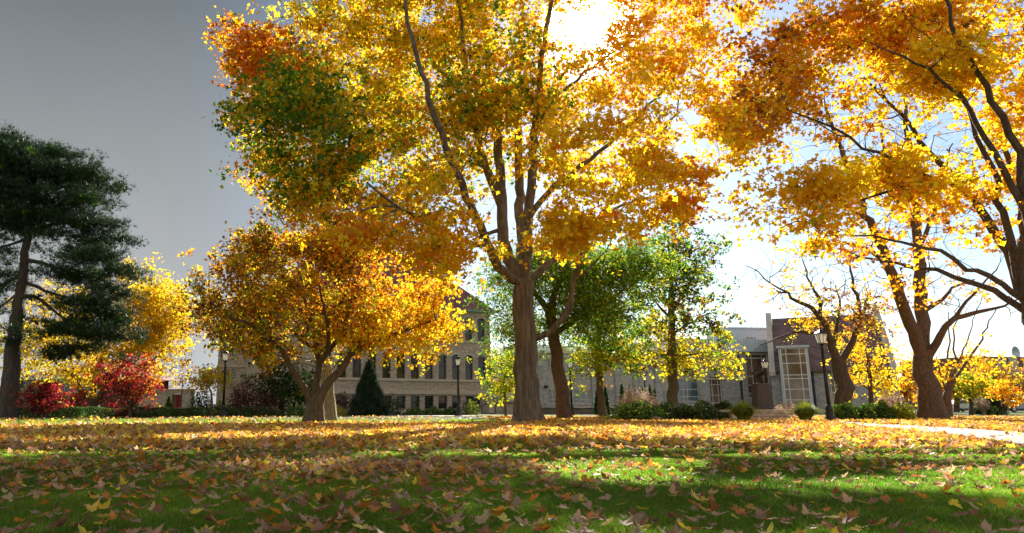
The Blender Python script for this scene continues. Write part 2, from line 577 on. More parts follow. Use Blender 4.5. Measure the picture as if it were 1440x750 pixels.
# ------------------------------------------------------------------ branching
class Skeleton:
    def __init__(self, root):
        self.p = [np.array(root, float)]
        self.par = [-1]
        self.fix = [0.0]
        self.d = [np.array((0, 0, 1.0))]

    def limb(self, pts, r0, r1, rg, step=0.4, wob=0.04):
        """hand-placed limb through pts; starts at the nearest node already there"""
        pts = [np.array(p, float) for p in pts]
        if len(self.p) > 1:
            A = np.array(self.p)
            i = int(np.argmin(((A - pts[0]) ** 2).sum(1)))
            pts[0] = A[i]
        else:
            i = 0
            pts[0] = self.p[0]
        q = [2 * pts[0] - pts[1]] + pts + [2 * pts[-1] - pts[-2]]
        L = sum(np.linalg.norm(b - a) for a, b in zip(pts, pts[1:]))
        done, prev = 0.0, pts[0]
        for s in range(1, len(q) - 2):
            a, b, c, d = q[s - 1:s + 3]
            m = max(2, int(np.linalg.norm(c - b) / step + .5))
            for k in range(1, m + 1):
                t = k / m
                x = .5 * (2 * b + (c - a) * t + (2 * a - 5 * b + 4 * c - d) * t * t + (3 * b - a - 3 * c + d) * t ** 3)
                x = x + rg.normal(0, wob * min(1, done), 3)
                done += np.linalg.norm(x - prev)
                self.p.append(x); self.par.append(i)
                self.fix.append(r0 + (r1 - r0) * min(1, done / L))
                self.d.append(norm(x - prev))
                i = len(self.p) - 1; prev = x
        return i

    def reach(self, targets, rg, step=0.45, curl=0.12, zmin=0.0):
        """grow a twig from the skeleton to each target, nearest first"""
        T = np.asarray(targets)
        n0 = len(self.p)
        cap = n0 + len(T) * 40
        A = np.zeros((cap, 3)); A[:n0] = self.p
        D = np.zeros((cap, 3)); D[:n0] = self.d
        m = n0
        near = np.array([((A[:n0] - t) ** 2).sum(1).min() for t in T])
        for j in np.argsort(near):
            t = T[j]
            dv = t - A[:m]
            ds = np.linalg.norm(dv, axis=1) + 1e-6
            ca = (dv * D[:m]).sum(1) / ds
            cost = ds * (1 + .75 * (1 - ca)) + (A[:m, 2] < zmin) * 50
            i = int(np.argmin(cost))
            L = ds[i]
            k = max(1, min(38, int(L / step + .5)))
            b, e = A[i].copy(), D[i].copy()
            c1 = b + e * L * .38 + rg.normal(0, curl * L * .25, 3)
            c2 = t - (t - b) * .3 + rg.normal(0, curl * L * .3, 3) - np.array((0, 0, .05 * L))
            prev, par = b, i
            for q in range(1, k + 1):
                s = q / k
                x = (1 - s) ** 3 * b + 3 * s * (1 - s) ** 2 * c1 + 3 * s * s * (1 - s) * c2 + s ** 3 * t
                if q < k: x = x + rg.normal(0, .03, 3)
                if m >= cap: break
                A[m] = x; D[m] = norm(x - prev)
                self.p.append(x.copy()); self.par.append(par); self.fix.append(0.0); self.d.append(D[m].copy())
                par, prev = m, x
                m += 1

    def radii(self, tip=0.007, e=2.35):
        n = len(self.p)
        acc = np.zeros(n)
        r = np.zeros(n)
        for i in range(n - 1, -1, -1):
            r[i] = max((acc[i] if acc[i] > 0 else tip ** e) ** (1 / e), self.fix[i])
            if self.fix[i] > 0: r[i] = self.fix[i]
            if self.par[i] >= 0: acc[self.par[i]] += r[i] ** e
        for i in range(1, n):                          # a twig never thicker than what it grows from
            r[i] = min(r[i], r[self.par[i]] * (1.0 if self.fix[i] else .8))
        return r

    def mesh(self, name, mat, r, flare=0.0, flare_h=0.5, rough=0.0, origin=(0, 0, 0)):
        n = len(self.p)
        kids = [[] for _ in range(n)]
        for i in range(1, n): kids[self.par[i]].append(i)
        V, Fq = [], []
        stack = [(0, None)]
        first = True
        o = np.array(origin, float)
        seed = random.Random(5)
        while stack:
            st, par = stack.pop()
            chain = [st]
            i = st
            while kids[i]:
                ks = sorted(kids[i], key=lambda a: -r[a])
                for k in ks[1:]: stack.append((k, i))
                i = ks[0]; chain.append(i)
            pts = [self.p[c] for c in chain]; rr = [r[c] for c in chain]
            if par is not None:
                pts = [self.p[par]] + pts; rr = [min(r[par] * .85, rr[0] * 1.25)] + rr
            if len(pts) < 2: continue
            R = max(rr)
            ns = (48 if rough > .02 else 20) if R > .3 else 10 if R > .12 else 6 if R > .04 else 4 if R > .018 else 3
            ref = None
            b0 = len(V)
            for j, (p, q) in enumerate(zip(pts, rr)):
                tg = pts[min(j + 1, len(pts) - 1)] - pts[max(j - 1, 0)]
                L = sqrt(tg[0] ** 2 + tg[1] ** 2 + tg[2] ** 2) or 1
                tx, ty, tz = tg / L
                if ref is None:
                    ref = (1.0, 0.0, 0.0) if abs(tx) < .8 else (0.0, 1.0, 0.0)
                dt = ref[0] * tx + ref[1] * ty + ref[2] * tz
                ax, ay, az = ref[0] - dt * tx, ref[1] - dt * ty, ref[2] - dt * tz
                L = sqrt(ax * ax + ay * ay + az * az) or 1
                ax, ay, az = ax / L, ay / L, az / L
                ref = (ax, ay, az)
                bx, by, bz = ty * az - tz * ay, tz * ax - tx * az, tx * ay - ty * ax
                z = p[2]
                q2 = q * (1 + flare * exp(-max(z, 0) / flare_h)) if first else q
                for k in range(ns):
                    a = 2 * pi * k / ns
                    qq = q2
                    if first and flare:
                        qq = q2 * (1 + flare * .45 * exp(-max(z, 0) / (flare_h * .7)) * cos(5 * a + 1.0) + rough * sin(3 * a + z * 1.7) + rough * .8 * sin(7 * a - z * .9) + rough * (sin(15 * a + 2.1 * sin(z * 1.3)) * .5 + sin(23 * a - 1.7 * sin(z * .9 + 1)) * .45))
                    ca, sa = cos(a) * qq, sin(a) * qq
                    V.append((p[0] + ax * ca + bx * sa - o[0], p[1] + ay * ca + by * sa - o[1], p[2] + az * ca + bz * sa - o[2]))
                if j:
                    c = b0 + (j - 1) * ns
                    for k in range(ns):
                        k2 = (k + 1) % ns
                        Fq.append((c + k, c + k2, c + ns + k2, c + ns + k))
            first = False
        return np_mesh(name, np.array(V), np.array(Fq), 4, mat, None, True)


def blob_points(b, Y, rg, n=None):
    px, py, rx, ry, dy, ry_m, cnt = b[:7]
    n = cnt if n is None else n
    c = W(px, py, Y + dy)
    k = (Y + dy) / F
    d = rg.normal(0, .52, (n, 3))
    q = np.linalg.norm(d, axis=1, keepdims=True)
    d = d * np.minimum(1, (1.02 + .25 * rg.uniform(0, 1, (n, 1))) / q)
    return c + d * np.array((rx * k, ry_m, ry * k))


SUN_RAY = np.array(SUNV)


FLECKS = [(1.6, 5.7, .62, 1.0), (2.3, 6.6, .6, .6), (4.1, 7.4, 1.1, .55), (2.9, 4.75, .8, .35), (3.7, 4.6, .6, .55), (4.6, 5.3, .9, .7), (.7, 7.7, 1.5, .3), (-1.1, 6.2, .5, .4),
          (-2.4, 7.9, .9, .3), (-4.3, 7.6, .9, .5), (5.6, 7.2, .9, .5), (2.9, 8.4, 1.2, .3), (6.2, 8.6, 1.2, .4)]


def sun_fleck(P):
    """openings in the crowns: how far the sunbeam through P belongs to a sunlit part of the lawn"""
    x = (P[:, 0] - P[:, 2] * SUNV[0] / SUNV[2]) / (H / .5)
    y = (P[:, 1] - P[:, 2] * SUNV[1] / SUNV[2]) / (H / .5)
    w = 1.3 * np.sin(x * .7 + 1.2) + .8 * np.sin(x * 2.3 + y) + .5 * np.sin(x * 4.1 - y * 2)
    a = np.clip((y - 10 - .5 * w) / .8, 0, 1) * np.clip((16.8 + .7 * w - y) / 1.5, 0, 1) * (.90 + .10 * np.sin(x * 1.7) * np.sin(y * 1.3))
    for fx, fy, rx, ry in FLECKS:
        a = np.maximum(a, np.clip(1.6 - ((x - fx) / rx) ** 2 - ((y - fy) / ry) ** 2, 0, 1))
    return a


def tree(name, label, Y, bx, limbs, blobs, leaf=0.15, per=45, spread=(.42, .30), mat='leaf', bark='bark', tmpl=LEAF3, seed=1, group=None,
         flare=0.35, flare_h=0.45, up=0.5, zmin=1.0, step=.45, curl=.12, tip=.007, cat="tree", keep_up=False, rough=0.03, twig_targets=(), trunk_name="trunk", gap=0.0, wob=.04, twiglets=.3, flat=.7, fl=1.0, pocket=-1.25):
    rg = np.random.default_rng(seed)
    b0 = base(bx, Y)
    root = empty(name, b0, label, cat, group)
    sk = Skeleton(b0 - np.array((0, 0, .12)))
    for pts, r0, r1 in limbs:
        sk.limb([W(p[0], p[1], Y + (p[2] if len(p) > 2 else 0)) for p in pts], r0, r1, rg, step, wob)
    Ts, Ps, Cs, B = [], [], [], []
    for b in blobs:
        T = blob_points(b, Y, rg)
        T = T[T[:, 2] > zmin * .5]
        T = T[rg.uniform(0, 1, len(T)) > .72 * fl * sun_fleck(T)]
        if gap:
            q = T - np.array((0, 0, H))
            al = q @ SUN_RAY
            off = np.linalg.norm(q - al[:, None] * SUN_RAY, axis=1)
            T = T[off > gap]
        Ts.append(T)
        B.append(len(T))
    T = np.concatenate(Ts) if Ts else np.zeros((0, 3))
    if per and len(T):
        # airy crown: open pockets between the branches
        ph = rg.uniform(0, 6, 6)
        q = T * (1.15 / (.6 + spread[0] * 1.6))
        nz = np.sin(q[:, 0] * 1.9 + ph[0] + np.sin(q[:, 2] * 1.3 + ph[1])) + np.sin(q[:, 2] * 2.3 + ph[2] + np.sin(q[:, 1] * 1.1 + ph[3])) + np.sin(q[:, 1] * 1.7 + ph[4] + q[:, 0] * .7)
        bi = np.repeat(np.arange(len(blobs)), B)
        ok = (nz > pocket) | (rg.uniform(0, 1, len(T)) < .25)
        T, bi = T[ok], bi[ok]
        # tints blend from one part of the crown into the next
        cen = np.array([W(b[0], b[1], Y + b[4]) for b in blobs])
        rad = np.array([(b[2] + b[3]) * .5 * Y / F for b in blobs])
        mult = np.array([b[8] if len(b) > 8 else 1 for b in blobs])[bi]
        npal = [b[7] for b in blobs]
        nsub = np.maximum(1, rg.poisson(per / 13.0 * mult * rg.uniform(.45, 1.6, len(T))))
        ci = np.repeat(np.arange(len(T)), nsub)
        SC = T[ci] + rg.normal(0, 1, (len(ci), 3)) * np.array((spread[0], spread[0], spread[1]))
        ok = rg.uniform(0, 1, len(SC)) > .75 * fl * sun_fleck(SC)
        SC, ci = SC[ok], ci[ok]
        d2 = ((SC[:, None] - cen[None]) ** 2).sum(2) / (rad[None] * .9) ** 2
        pi_ = (-d2 * .8 - np.log(-np.log(rg.uniform(1e-6, 1 - 1e-6, d2.shape))) * 1.25).argmax(1)
        nl = 8 + rg.poisson(5, len(SC))
        si = np.repeat(np.arange(len(SC)), nl)
        P = SC[si] + rg.normal(0, 1, (len(si), 3)) * np.array((1, 1, flat)) * leaf * 1.05 * np.repeat(rg.uniform(.7, 1.3, len(SC)), nl)[:, None]
        sc_col = np.zeros((len(SC), 3))
        for k in range(len(blobs)):
            m_ = pi_ == k
            if m_.any(): sc_col[m_] = colours(int(m_.sum()), npal[k], rg)
        cc = sc_col[si] * rg.uniform(.78, 1.22, (len(si), 1))
        own = rg.uniform(0, 1, len(si)) < .35
        for k in range(len(blobs)):
            m_ = own & (pi_[si] == k)
            if m_.any(): cc[m_] = colours(int(m_.sum()), npal[k], rg)
        keep = rg.uniform(0, 1, len(P)) > .96 * fl * sun_fleck(P)
        if gap:
            q = P - np.array((0, 0, H))
            off = np.linalg.norm(q - (q @ SUN_RAY)[:, None] * SUN_RAY, axis=1)
            keep &= off > gap * rg.uniform(.55, 1.0, len(P))
        Ps.append(P[keep]); Cs.append(np.clip(cc[keep], 0, .85))
        # twiglets that carry the sprays
        tw = SC[rg.uniform(0, 1, len(SC)) < twiglets]
        Ts = [T, tw]
    for b in twig_targets:
        Ts.append(blob_points(b, Y, rg))
    T = np.concatenate(Ts)
    sk.reach(T, rg, step, curl, zmin)
    r = sk.radii(tip)
    link(trunk_name, sk.mesh(trunk_name, M[bark], r, flare, flare_h, rough, b0), root)
    if Ps:
        P = np.concatenate(Ps); cc = np.concatenate(Cs)
        ok = P[:, 2] > .15
        P, cc = P[ok], cc[ok]
        leaf_cloud("crown", P - b0, leaf * rg.uniform(.55, 1.3, len(P)), cc, tmpl, M[mat], root, rg, up, keep_up)
    return root



# ------------------------------------------------------------------ the setting: lawn and paths
def G(px, py):
    d = ray(px, py)
    s = -H / d[2]
    return np.array((d[0] * s, d[1] * s, 0.0))


def litter_density(x, y):
    """how thickly fallen leaves lie at x, y (0..1)"""
    x, y = np.asarray(x, float) / (H / .5), np.asarray(y, float) / (H / .5)
    wv = .5 + .5 * np.sin(x * .55 + 1.3 * np.sin(y * .31) + .7) * np.sin(y * .47 + 1.1 * np.sin(x * .37))
    far = np.clip((y - 8.2 - .9 * np.sin(x * .45) + .25 * np.clip(x - 4, 0, 9) + .8 * np.sin(x * 1.3 + y)) / 4.5, 0, 1) ** 1.3
    side = np.clip((x + 8) / 8.0, .09, 1)               # thins out to the west
    d = far * side * (.70 + .30 * wv)
    heap = np.exp(-(((x + .75 - .08 * y) / 1.5) ** 2) * 1.0) * np.exp(-((y - 5.6) / 1.15) ** 2)
    d = np.maximum(d, .72 * heap)
    band = np.exp(-((y - 7.6) / .8) ** 2) * .10 * wv
    d = np.maximum(d, band)
    d = np.where(y > 30, d * np.clip(1 - (y - 30) / 7, .04, 1), d)
    d = np.where((y > 20.5) & (x < 4), d * .05, d)
    west = (x < -4) & (y > 28)
    d = np.where(west, d * .5, d)
    return np.maximum(d, (.08 + .08 * wv) * (1 + .9 * np.clip((2.2 - x) / 2, 0, 1)) * np.where(y > 19, .25, 1))


m, t, n, l, out = mat_new("autumn_lawn")
p = n.new("ShaderNodeBsdfPrincipled")
v = objco(n, l)
g1 = noise(n, l, v, 0.35, 4)
g2 = noise(n, l, v, 9.0, 5, .7)
gr = ramp(n, l, g1.outputs[0], [(.35, (.028, .060, .010)), (.65, (.055, .090, .014))])
gr = mixc(n, l, 1.0, gr, ramp(n, l, g2.outputs[0], [(.3, (.55,) * 3), (.7, (1.35,) * 3)]), 'MULTIPLY')
vo = n.new("ShaderNodeTexVoronoi"); vo.inputs["Scale"].default_value = 9.0
l.new(v, vo.inputs["Vector"])
sv = n.new("ShaderNodeSeparateColor"); l.new(vo.outputs["Color"], sv.inputs[0])
lc = ramp(n, l, sv.outputs[0], [(0, (.17, .08, .03)), (.25, (.40, .17, .02)), (.5, (.50, .26, .02)), (.72, (.40, .24, .12)), (.9, (.55, .36, .03))], 'CONSTANT')
at = n.new("ShaderNodeAttribute"); at.attribute_name = "litter"
gt = n.new("ShaderNodeMath"); gt.operation = 'LESS_THAN'
l.new(sv.outputs[1], gt.inputs[0]); l.new(at.outputs["Fac"], gt.inputs[1])
l.new(mixc(n, l, gt.outputs[0], gr, lc), p.inputs["Base Color"])
p.inputs["Roughness"].default_value = 0.95
p.inputs["Specular IOR Level"].default_value = 0.1
l.new(bump(n, l, g2.outputs[0], .8, .04), p.inputs["Normal"])
l.new(p.outputs[0], out.inputs[0])
M['lawn'] = m

xs = np.concatenate([[-2500, -600, -200, -90], np.arange(-60, 75, 1.5), [100, 220, 600, 2500]])
ys = np.concatenate([[-1500, -200, -40, -12], np.arange(-4, 24, .5), np.arange(24, 62, 1.5), [70, 90, 140, 300, 900, 3000]])
XX, YY = np.meshgrid(xs, ys)
V = np.stack([XX.ravel(), YY.ravel(), np.zeros(XX.size)], 1)
nx, ny = len(xs), len(ys)
I, J = np.meshgrid(np.arange(nx - 1), np.arange(ny - 1))
a = (J * nx + I).ravel()
me = np_mesh("lawn", V, np.stack([a, a + 1, a + nx + 1, a + nx], 1), 4, M['lawn'])
la = me.attributes.new("litter", 'FLOAT', 'POINT')
dl = litter_density(V[:, 0], V[:, 1])
dl = np.where((V[:, 1] < 9) | (V[:, 1] > 75), dl * .15, dl)
la.data.foreach_set("value", np.clip(dl, 0, .8).astype(np.float32))
tag(link("lawn", me), kind="structure")


def strip(name, A, B, z0, z1, mat):
    """paved strip between edge polylines A and B, a real slab"""
    n_ = len(A)
    mb = MB()
    vs = [(*p[:2], z1) for p in A] + [(*p[:2], z1) for p in B] + [(*p[:2], z0) for p in A] + [(*p[:2], z0) for p in B]
    fs = []
    for i in range(n_ - 1):
        fs += [(i, i + 1, n_ + i + 1, n_ + i), (2 * n_ + i, 2 * n_ + i + 1, i + 1, i), (n_ + i, n_ + i + 1, 3 * n_ + i + 1, 3 * n_ + i)]
    mb.add(vs, fs)
    return tag(mb.build(name, mat), kind="structure")


low = [(1560, 650), (1500, 641), (1440, 632), (1380, 622.5), (1310, 613), (1250, 606), (1200, 600.8), (1165, 597.2)]
upp = [(1560, 624), (1500, 618), (1440, 612), (1380, 607), (1310, 602.5), (1250, 598.8), (1200, 596.2), (1165, 594.6)]
PATH_LOW = [G(*q) for q in low]; PATH_UP = [G(*q) for q in upp]
strip("path", PATH_LOW, PATH_UP, -.1, .05, M['concrete'])
strip("path", [base(a_, y_) for a_, y_ in ((420, 52), (520, 48.5), (600, 45.5), (668, 43.5))],
      [base(a_, y_) for a_, y_ in ((420, 56.5), (520, 52.5), (600, 49.3), (668, 47))], -.1, .03, M['concrete'])
strip("path", [base(a_, y_) for a_, y_ in ((88, 41.3), (200, 42.0), (300, 42.6))],
      [base(a_, y_) for a_, y_ in ((88, 42.6), (200, 43.3), (300, 43.9))], -.1, .03, M['concrete'])


# ------------------------------------------------------------------ buildings
class Facade:
    """a wall plane through o turned by ang; px() reads photo pixels as wall x and height"""

    def __init__(self, px, Y, ang):
        self.o = base(px, Y)
        self.a = radians(ang)
        self.e = np.array((cos(self.a), sin(self.a)))

    def px(self, px, py, back=0.0):
        d = ray(px, py)
        nrm = np.array((-self.e[1], self.e[0]))
        o = self.o[:2] + nrm * back
        s = (o @ nrm) / (d[:2] @ nrm)
        hit = d[:2] * s
        return float((hit - o) @ self.e), float(H + s * d[2])


def wall_grid(mb, x0, x1, z0, z1, y0, y1, ops):
    """wall slab with real openings ops = (xa, xb, za, zb, arch)"""
    X = sorted({x0, x1, *[min(max(v_, x0), x1) for o in ops for v_ in o[:2]]})
    Z = sorted({z0, z1, *[min(max(v_, z0), z1) for o in ops for v_ in o[2:4]]})
    for za, zb in zip(Z, Z[1:]):
        zc = (za + zb) / 2
        run = None
        for xa, xb in zip(X, X[1:]):
            xc = (xa + xb) / 2
            hole = any(o[0] < xc < o[1] and o[2] < zc < o[3] for o in ops)
            if hole:
                if run is not None: mb.box(run, xa, y0, y1, za, zb)
                run = None
            elif run is None: run = xa
        if run is not None: mb.box(run, X[-1], y0, y1, za, zb)
    for xa, xb, za, zb, ar in ops:
        if not ar: continue
        zs, xm, w = zb - ar, (xa + xb) / 2, (xb - xa) / 2
        for s in (-1, 1):
            arc = [(xm + s * w * cos(q), zs + ar * sin(q)) for q in np.linspace(0, pi / 2, 7)]
            pts = arc + [(xm + s * w, zb)]
            mb.prism_y(pts if s > 0 else pts[::-1], y0, y1)


def window(root, xa, xb, za, zb, y0, fm, gm, vx=(), hz=(), fr=.05, bar=.04, depth=.2, arch=0):
    """window part (frame and bars) with its pane as a sub-part"""
    mb = MB()
    ya, yb = y0 + depth - .03, y0 + depth + .03
    mb.box(xa + .003, xa + fr, ya, yb, za + .003, zb - .003).box(xb - fr, xb - .003, ya, yb, za + .003, zb - .003)
    mb.box(xa + fr, xb - fr, ya, yb, za + .003, za + fr).box(xa + fr, xb - fr, ya, yb, zb - fr, zb - .003)
    for q in vx:
        x = xa + (xb - xa) * q
        mb.box(x - bar / 2, x + bar / 2, ya + .004, yb - .004, za + fr, zb - fr)
    for q in hz:
        z = za + (zb - za) * q
        mb.box(xa + fr, xb - fr, ya + .008, yb - .008, z - bar / 2, z + bar / 2)
    w = mb.build("window", fm, root)
    MB().box(xa + fr * .5, xb - fr * .5, ya + .022, yb - .022, za + fr * .5, zb - fr * .5).build("pane", gm, w)
    return w


# --- the old stone hall behind the broad maple
FA = Facade(692, 66, 25)
hall = empty("stone_hall", FA.o, "old tan stone hall with rows of arched windows and a red tiled hip roof", "building", None, FA.a)
wl_ = 20.3
xa0 = FA.px(543.6, 515)[0]; xa1 = FA.px(677.8, 515)[0]
sp_ = (xa1 - xa0) / 7
cols = [xa1 - sp_ * k for k in range(12)]
z_eave = FA.px(690, 441)[1]
z1 = (FA.px(604, 575)[1], FA.px(604, 557)[1])
z2 = (FA.px(604, 533)[1], FA.px(604, 498)[1])
z3 = (FA.px(677, 480)[1], FA.px(677, 448)[1])
ww = sp_ * .29
ops = []
for k, c in enumerate(cols):
    if k: ops.append((c - ww * 1.12, c + ww * 1.12, max(z1[0], .35), z1[1], 0))
    ops.append((c - ww, c + ww, z2[0], z2[1], .2))
    ops.append((c - ww * .96, c + ww * .96, z3[0], z3[1], .2))
mb = MB()
wall_grid(mb, -wl_, 0, 0, z_eave, 0, .4, ops)
mb.box(-.4, 0, .4, 14, 0, z_eave).box(-wl_, -wl_ + .4, .4, 14, 0, z_eave).box(-wl_ + .4, -.4, 13.6, 14, 0, z_eave)
mb.box(-wl_ + .4, -.4, .55, .6, 0, z_eave)
mb.build("wall", M['stone'], hall)
for o in ops:
    window(hall, *o[:4], 0, M['frame_dark'], M['glass'], (), (.52,), .05, .05, .22)
    # sills and arch stones
mb = MB()
mb.box(-wl_ - .05, .05, -.07, -.002, z2[0] - .22, z2[0] - .03)
mb.box(-wl_ - .05, .05, -.07, -.002, z3[0] - .2, z3[0] - .03)
wt0 = FA.px(604, 554)[1]
mb.box(-wl_ - .08, .08, -.12, -.002, wt0 - .05, wt0 + .32)
mb.box(-wl_ - .04, .04, -.06, -.002, 0, .28)
mb.box(-wl_ - .06, .06, -.09, -.002, z_eave - .32, z_eave - .02)
mb.build("stone_band", M['trim'], hall)
for o in ops:
    if o[4]:
        mb = MB()
        xm, w = (o[0] + o[1]) / 2, (o[1] - o[0]) / 2
        arc = np.linspace(0, pi, 9)
        inn = [(xm + (w + .02) * cos(q), o[3] - o[4] + (o[4] + .02) * sin(q)) for q in arc]
        outr = [(xm + (w + .24) * cos(q), o[3] - o[4] + (o[4] + .24) * sin(q)) for q in arc]
        for i in range(8):
            mb.prism_y([inn[i], outr[i], outr[i + 1], inn[i + 1]], -.035, -.003)
        mb.build("window_arch", M['trim'], hall)
ov = .5
zr = z_eave + 6.6
mb = MB()
x0_, x1_, y0_, y1_ = -wl_ - ov, ov, -ov, 14 + ov
mb.add([(x0_, y0_, z_eave + .12), (x1_, y0_, z_eave + .12), (x1_, y1_, z_eave + .12), (x0_, y1_, z_eave + .12), (x0_ + 7, 7, zr), (x1_ - 5.2, 7, zr)],
       [(0, 1, 5, 4), (1, 2, 5), (2, 3, 4, 5), (3, 0, 4), (3, 2, 1, 0)])
roof = mb.build("roof", M['tile'], hall)
mb = MB()
mb.box(x0_ - .06, x1_ + .06, y0_ - .1, y0_ - .003, z_eave - .02, z_eave + .15).box(x1_ + .003, x1_ + .1, y0_, y1_, z_eave - .02, z_eave + .15)
mb.box(x0_, x1_ - .01, y0_, -.003, z_eave - .015, z_eave + .1)
mb.build("gutter", M['copper'], hall)
MB().tube([(-.18, -.12, .2), (-.18, -.12, z_eave - .1), (-.18, -.45, z_eave + .02)], .06).build("downspout", M['copper'], hall)
# entrance block with cheek wall at the east corner
ea, eb = FA.px(674, 570)[0], -.06
mb = MB().box(ea, eb, -1.6, -.13, .05, FA.px(680, 560)[1]).box(ea - .1, eb + .1, -1.7, -.13, FA.px(680, 560)[1], FA.px(680, 560)[1] + .12)
mb.build("porch_wall", M['trim'], hall)
MB().box(ea - .75, ea - .03, -.10, -.05, .03, 1.35).build("door", M['frame_dark'], hall)

# --- lower west wing
FW = Facade(303, 66, 8)
wing = empty("stone_wing", FW.o, "narrow windowed tan stone wing beside a tall lamp post, left of the broad maple", "building", None, FW.a)
wx1 = FW.px(412, 540)[0]
ops = []
for px0, px1, ya, yb, ar in ((311, 317, 503, 482, 0), (319.5, 324.5, 503, 484, 0), (327, 333.5, 501, 480, 0), (360.5, 366, 503, 484, 0), (318, 322.5, 534, 520, .18),
                             (326, 330.5, 533, 519, .18), (311.5, 315.5, 534, 521, .18), (368.5, 373.5, 516, 491, 0), (350, 356, 562, 548, 0), (330, 336, 562, 548, 0)):
    a_, b_ = FW.px(px0, yb), FW.px(px1, ya)
    ops.append((a_[0], b_[0], b_[1], a_[1], ar))
mb = MB()
wall_grid(mb, 0, wx1, 0, 8.2, 0, .4, ops)
mb.box(0, .4, .4, 11, 0, 8.2).box(wx1 - .4, wx1, .4, 11, 0, 8.2).box(.4, wx1 - .4, 10.6, 11, 0, 8.2).box(.4, wx1 - .4, .55, .6, 0, 8.2)
c0_ = FW.px(345, 540)[0]; c1_ = FW.px(352, 540)[0]
mb.box(c0_, c1_, -.35, -.002, 0, 3.2).frustum((c0_ + c1_) / 2, -.18, 3.2, 3.7, (c1_ - c0_) / 2, .05, .17, .02)
mb.build("wall", M['stone'], wing)
for o in ops: window(wing, *o[:4], 0, M['frame_dark'], M['glass_blue'], (.5,), (.5,), .05, .03, .2)
mb = MB()
for o in ops: mb.box(o[0] - .1, o[1] + .1, -.06, -.002, o[2] - .16, o[2] - .02)
hx, hz_ = FW.px(362, 534)
for i in range(8):
    q0, q1 = pi * i / 8, pi * (i + 1) / 8
    mb.prism_y([(hx + r_ * cos(q), hz_ + r_ * sin(q)) for r_, q in ((.34, q0), (.52, q0), (.52, q1), (.34, q1))], -.06, -.003)
mb.box(-.05, wx1, -.08, -.002, 4.15, 4.3)
mb.build("stone_band", M['trim'], wing)
mb = MB()
mb.add([(-.4, -.4, 8.2), (wx1 + .4, -.4, 8.2), (wx1 + .4, 11.4, 8.2), (-.4, 11.4, 8.2), (3, 5.5, 11.6), (wx1 - 2, 5.5, 11.6)], [(0, 1, 5, 4), (1, 2, 5), (2, 3, 4, 5), (3, 0, 4), (3, 2, 1, 0)])
mb.build("roof", M['tile'], wing)

# --- long two storey building behind the green tree
FB = Facade(757, 64, 22)
lng = empty("long_stone_building", FB.o, "long flat roofed two storey grey stone building with narrow white windows", "building", None, FB.a)
xe = FB.px(952, 540)[0]
ztop = FB.px(789, 497)[1]
zu = (FB.px(777, 523)[1], FB.px(777, 505)[1]); zl = (FB.px(818, 568)[1], FB.px(818, 549)[1])
bays = [(769, 789), (806, 831), (847, 864), (870.5, 890), (900, 920), (929, 940.5)]
ops, panels, piers = [], [], []
last = 0.0
for k, (pa, pb) in enumerate(bays):
    a_, b_ = FB.px(pa, 540)[0], FB.px(pb, 540)[0]
    piers.append((last, a_)); last = b_
    nb = 2 if k == 5 else 3
    st = (b_ - a_) / nb
    panels.append((a_, b_))
    for q in range(nb):
        c = a_ + st * (q + .5)
        ops.append((c - st * .34, c + st * .34, zu[0], zu[1], .12))
        ops.append((c - st * .34, c + st * .34, zl[0], zl[1], 0))
piers.append((last, xe))
mb = MB()
wall_grid(mb, 0, xe, 0, ztop, 0, .35, ops)
mb.box(0, .35, .35, 12, 0, ztop).box(xe - .35, xe, .35, 12, 0, ztop).box(.35, xe - .35, 11.6, 12, 0, ztop).box(.35, xe - .35, .5, .55, 0, ztop - .3)
mb.build("wall", M['panel'], lng)
mb = MB()
for a_, b_ in piers: mb.box(a_, b_, -.16, -.003, 0, ztop - .02)
mb.box(.003, xe - .003, -.10, -.004, 0, .5)
mb.build("stone_piers", M['stone_grey'], lng)
for o in ops: window(lng, *o[:4], 0, M['frame_white'], M['glass_blue'], (.5,), (.3,), .05, .035, .12)
mb = MB()
for o in ops: mb.box(o[0] - .04, o[1] + .04, -.06, -.002, o[2] - .1, o[2] - .01)
for a_, b_ in panels: mb.box((a_ + b_) / 2 - .02, (a_ + b_) / 2 + .02, -.03, -.002, zl[1] + .2, zu[0] - .2)
mb.build("sills", M['trim'], lng)
MB().box(-.15, xe + .1, -.22, 12.1, ztop, ztop + .16).build("roof", M['coping'], lng)
MB().box(1.5, xe * .55, 4, 9, ztop + .16, ztop + 1.1).build("plant_room", M['zinc'], lng)
lx, lz = FB.px(766, 544)
MB().box(lx - .16, lx + .16, -.32, -.162, lz - .1, lz + .1).build("wall_lamp", M['black_iron'], lng)

# --- glazed link building and the gabled library
FL = Facade(950, 73, 6)
glz = empty("glass_link_building", FL.o, "modern glass and grey stone link building with a corrugated metal upper storey", "building", None, FL.a)
xe = FL.px(1090, 540)[0]
zt = FL.px(1060, 496)[1]


def rect(f, a, b, ya, yb):
    p_, q_ = f.px(a, ya), f.px(b, yb)
    return (p_[0], q_[0], max(q_[1], .25), p_[1], 0)


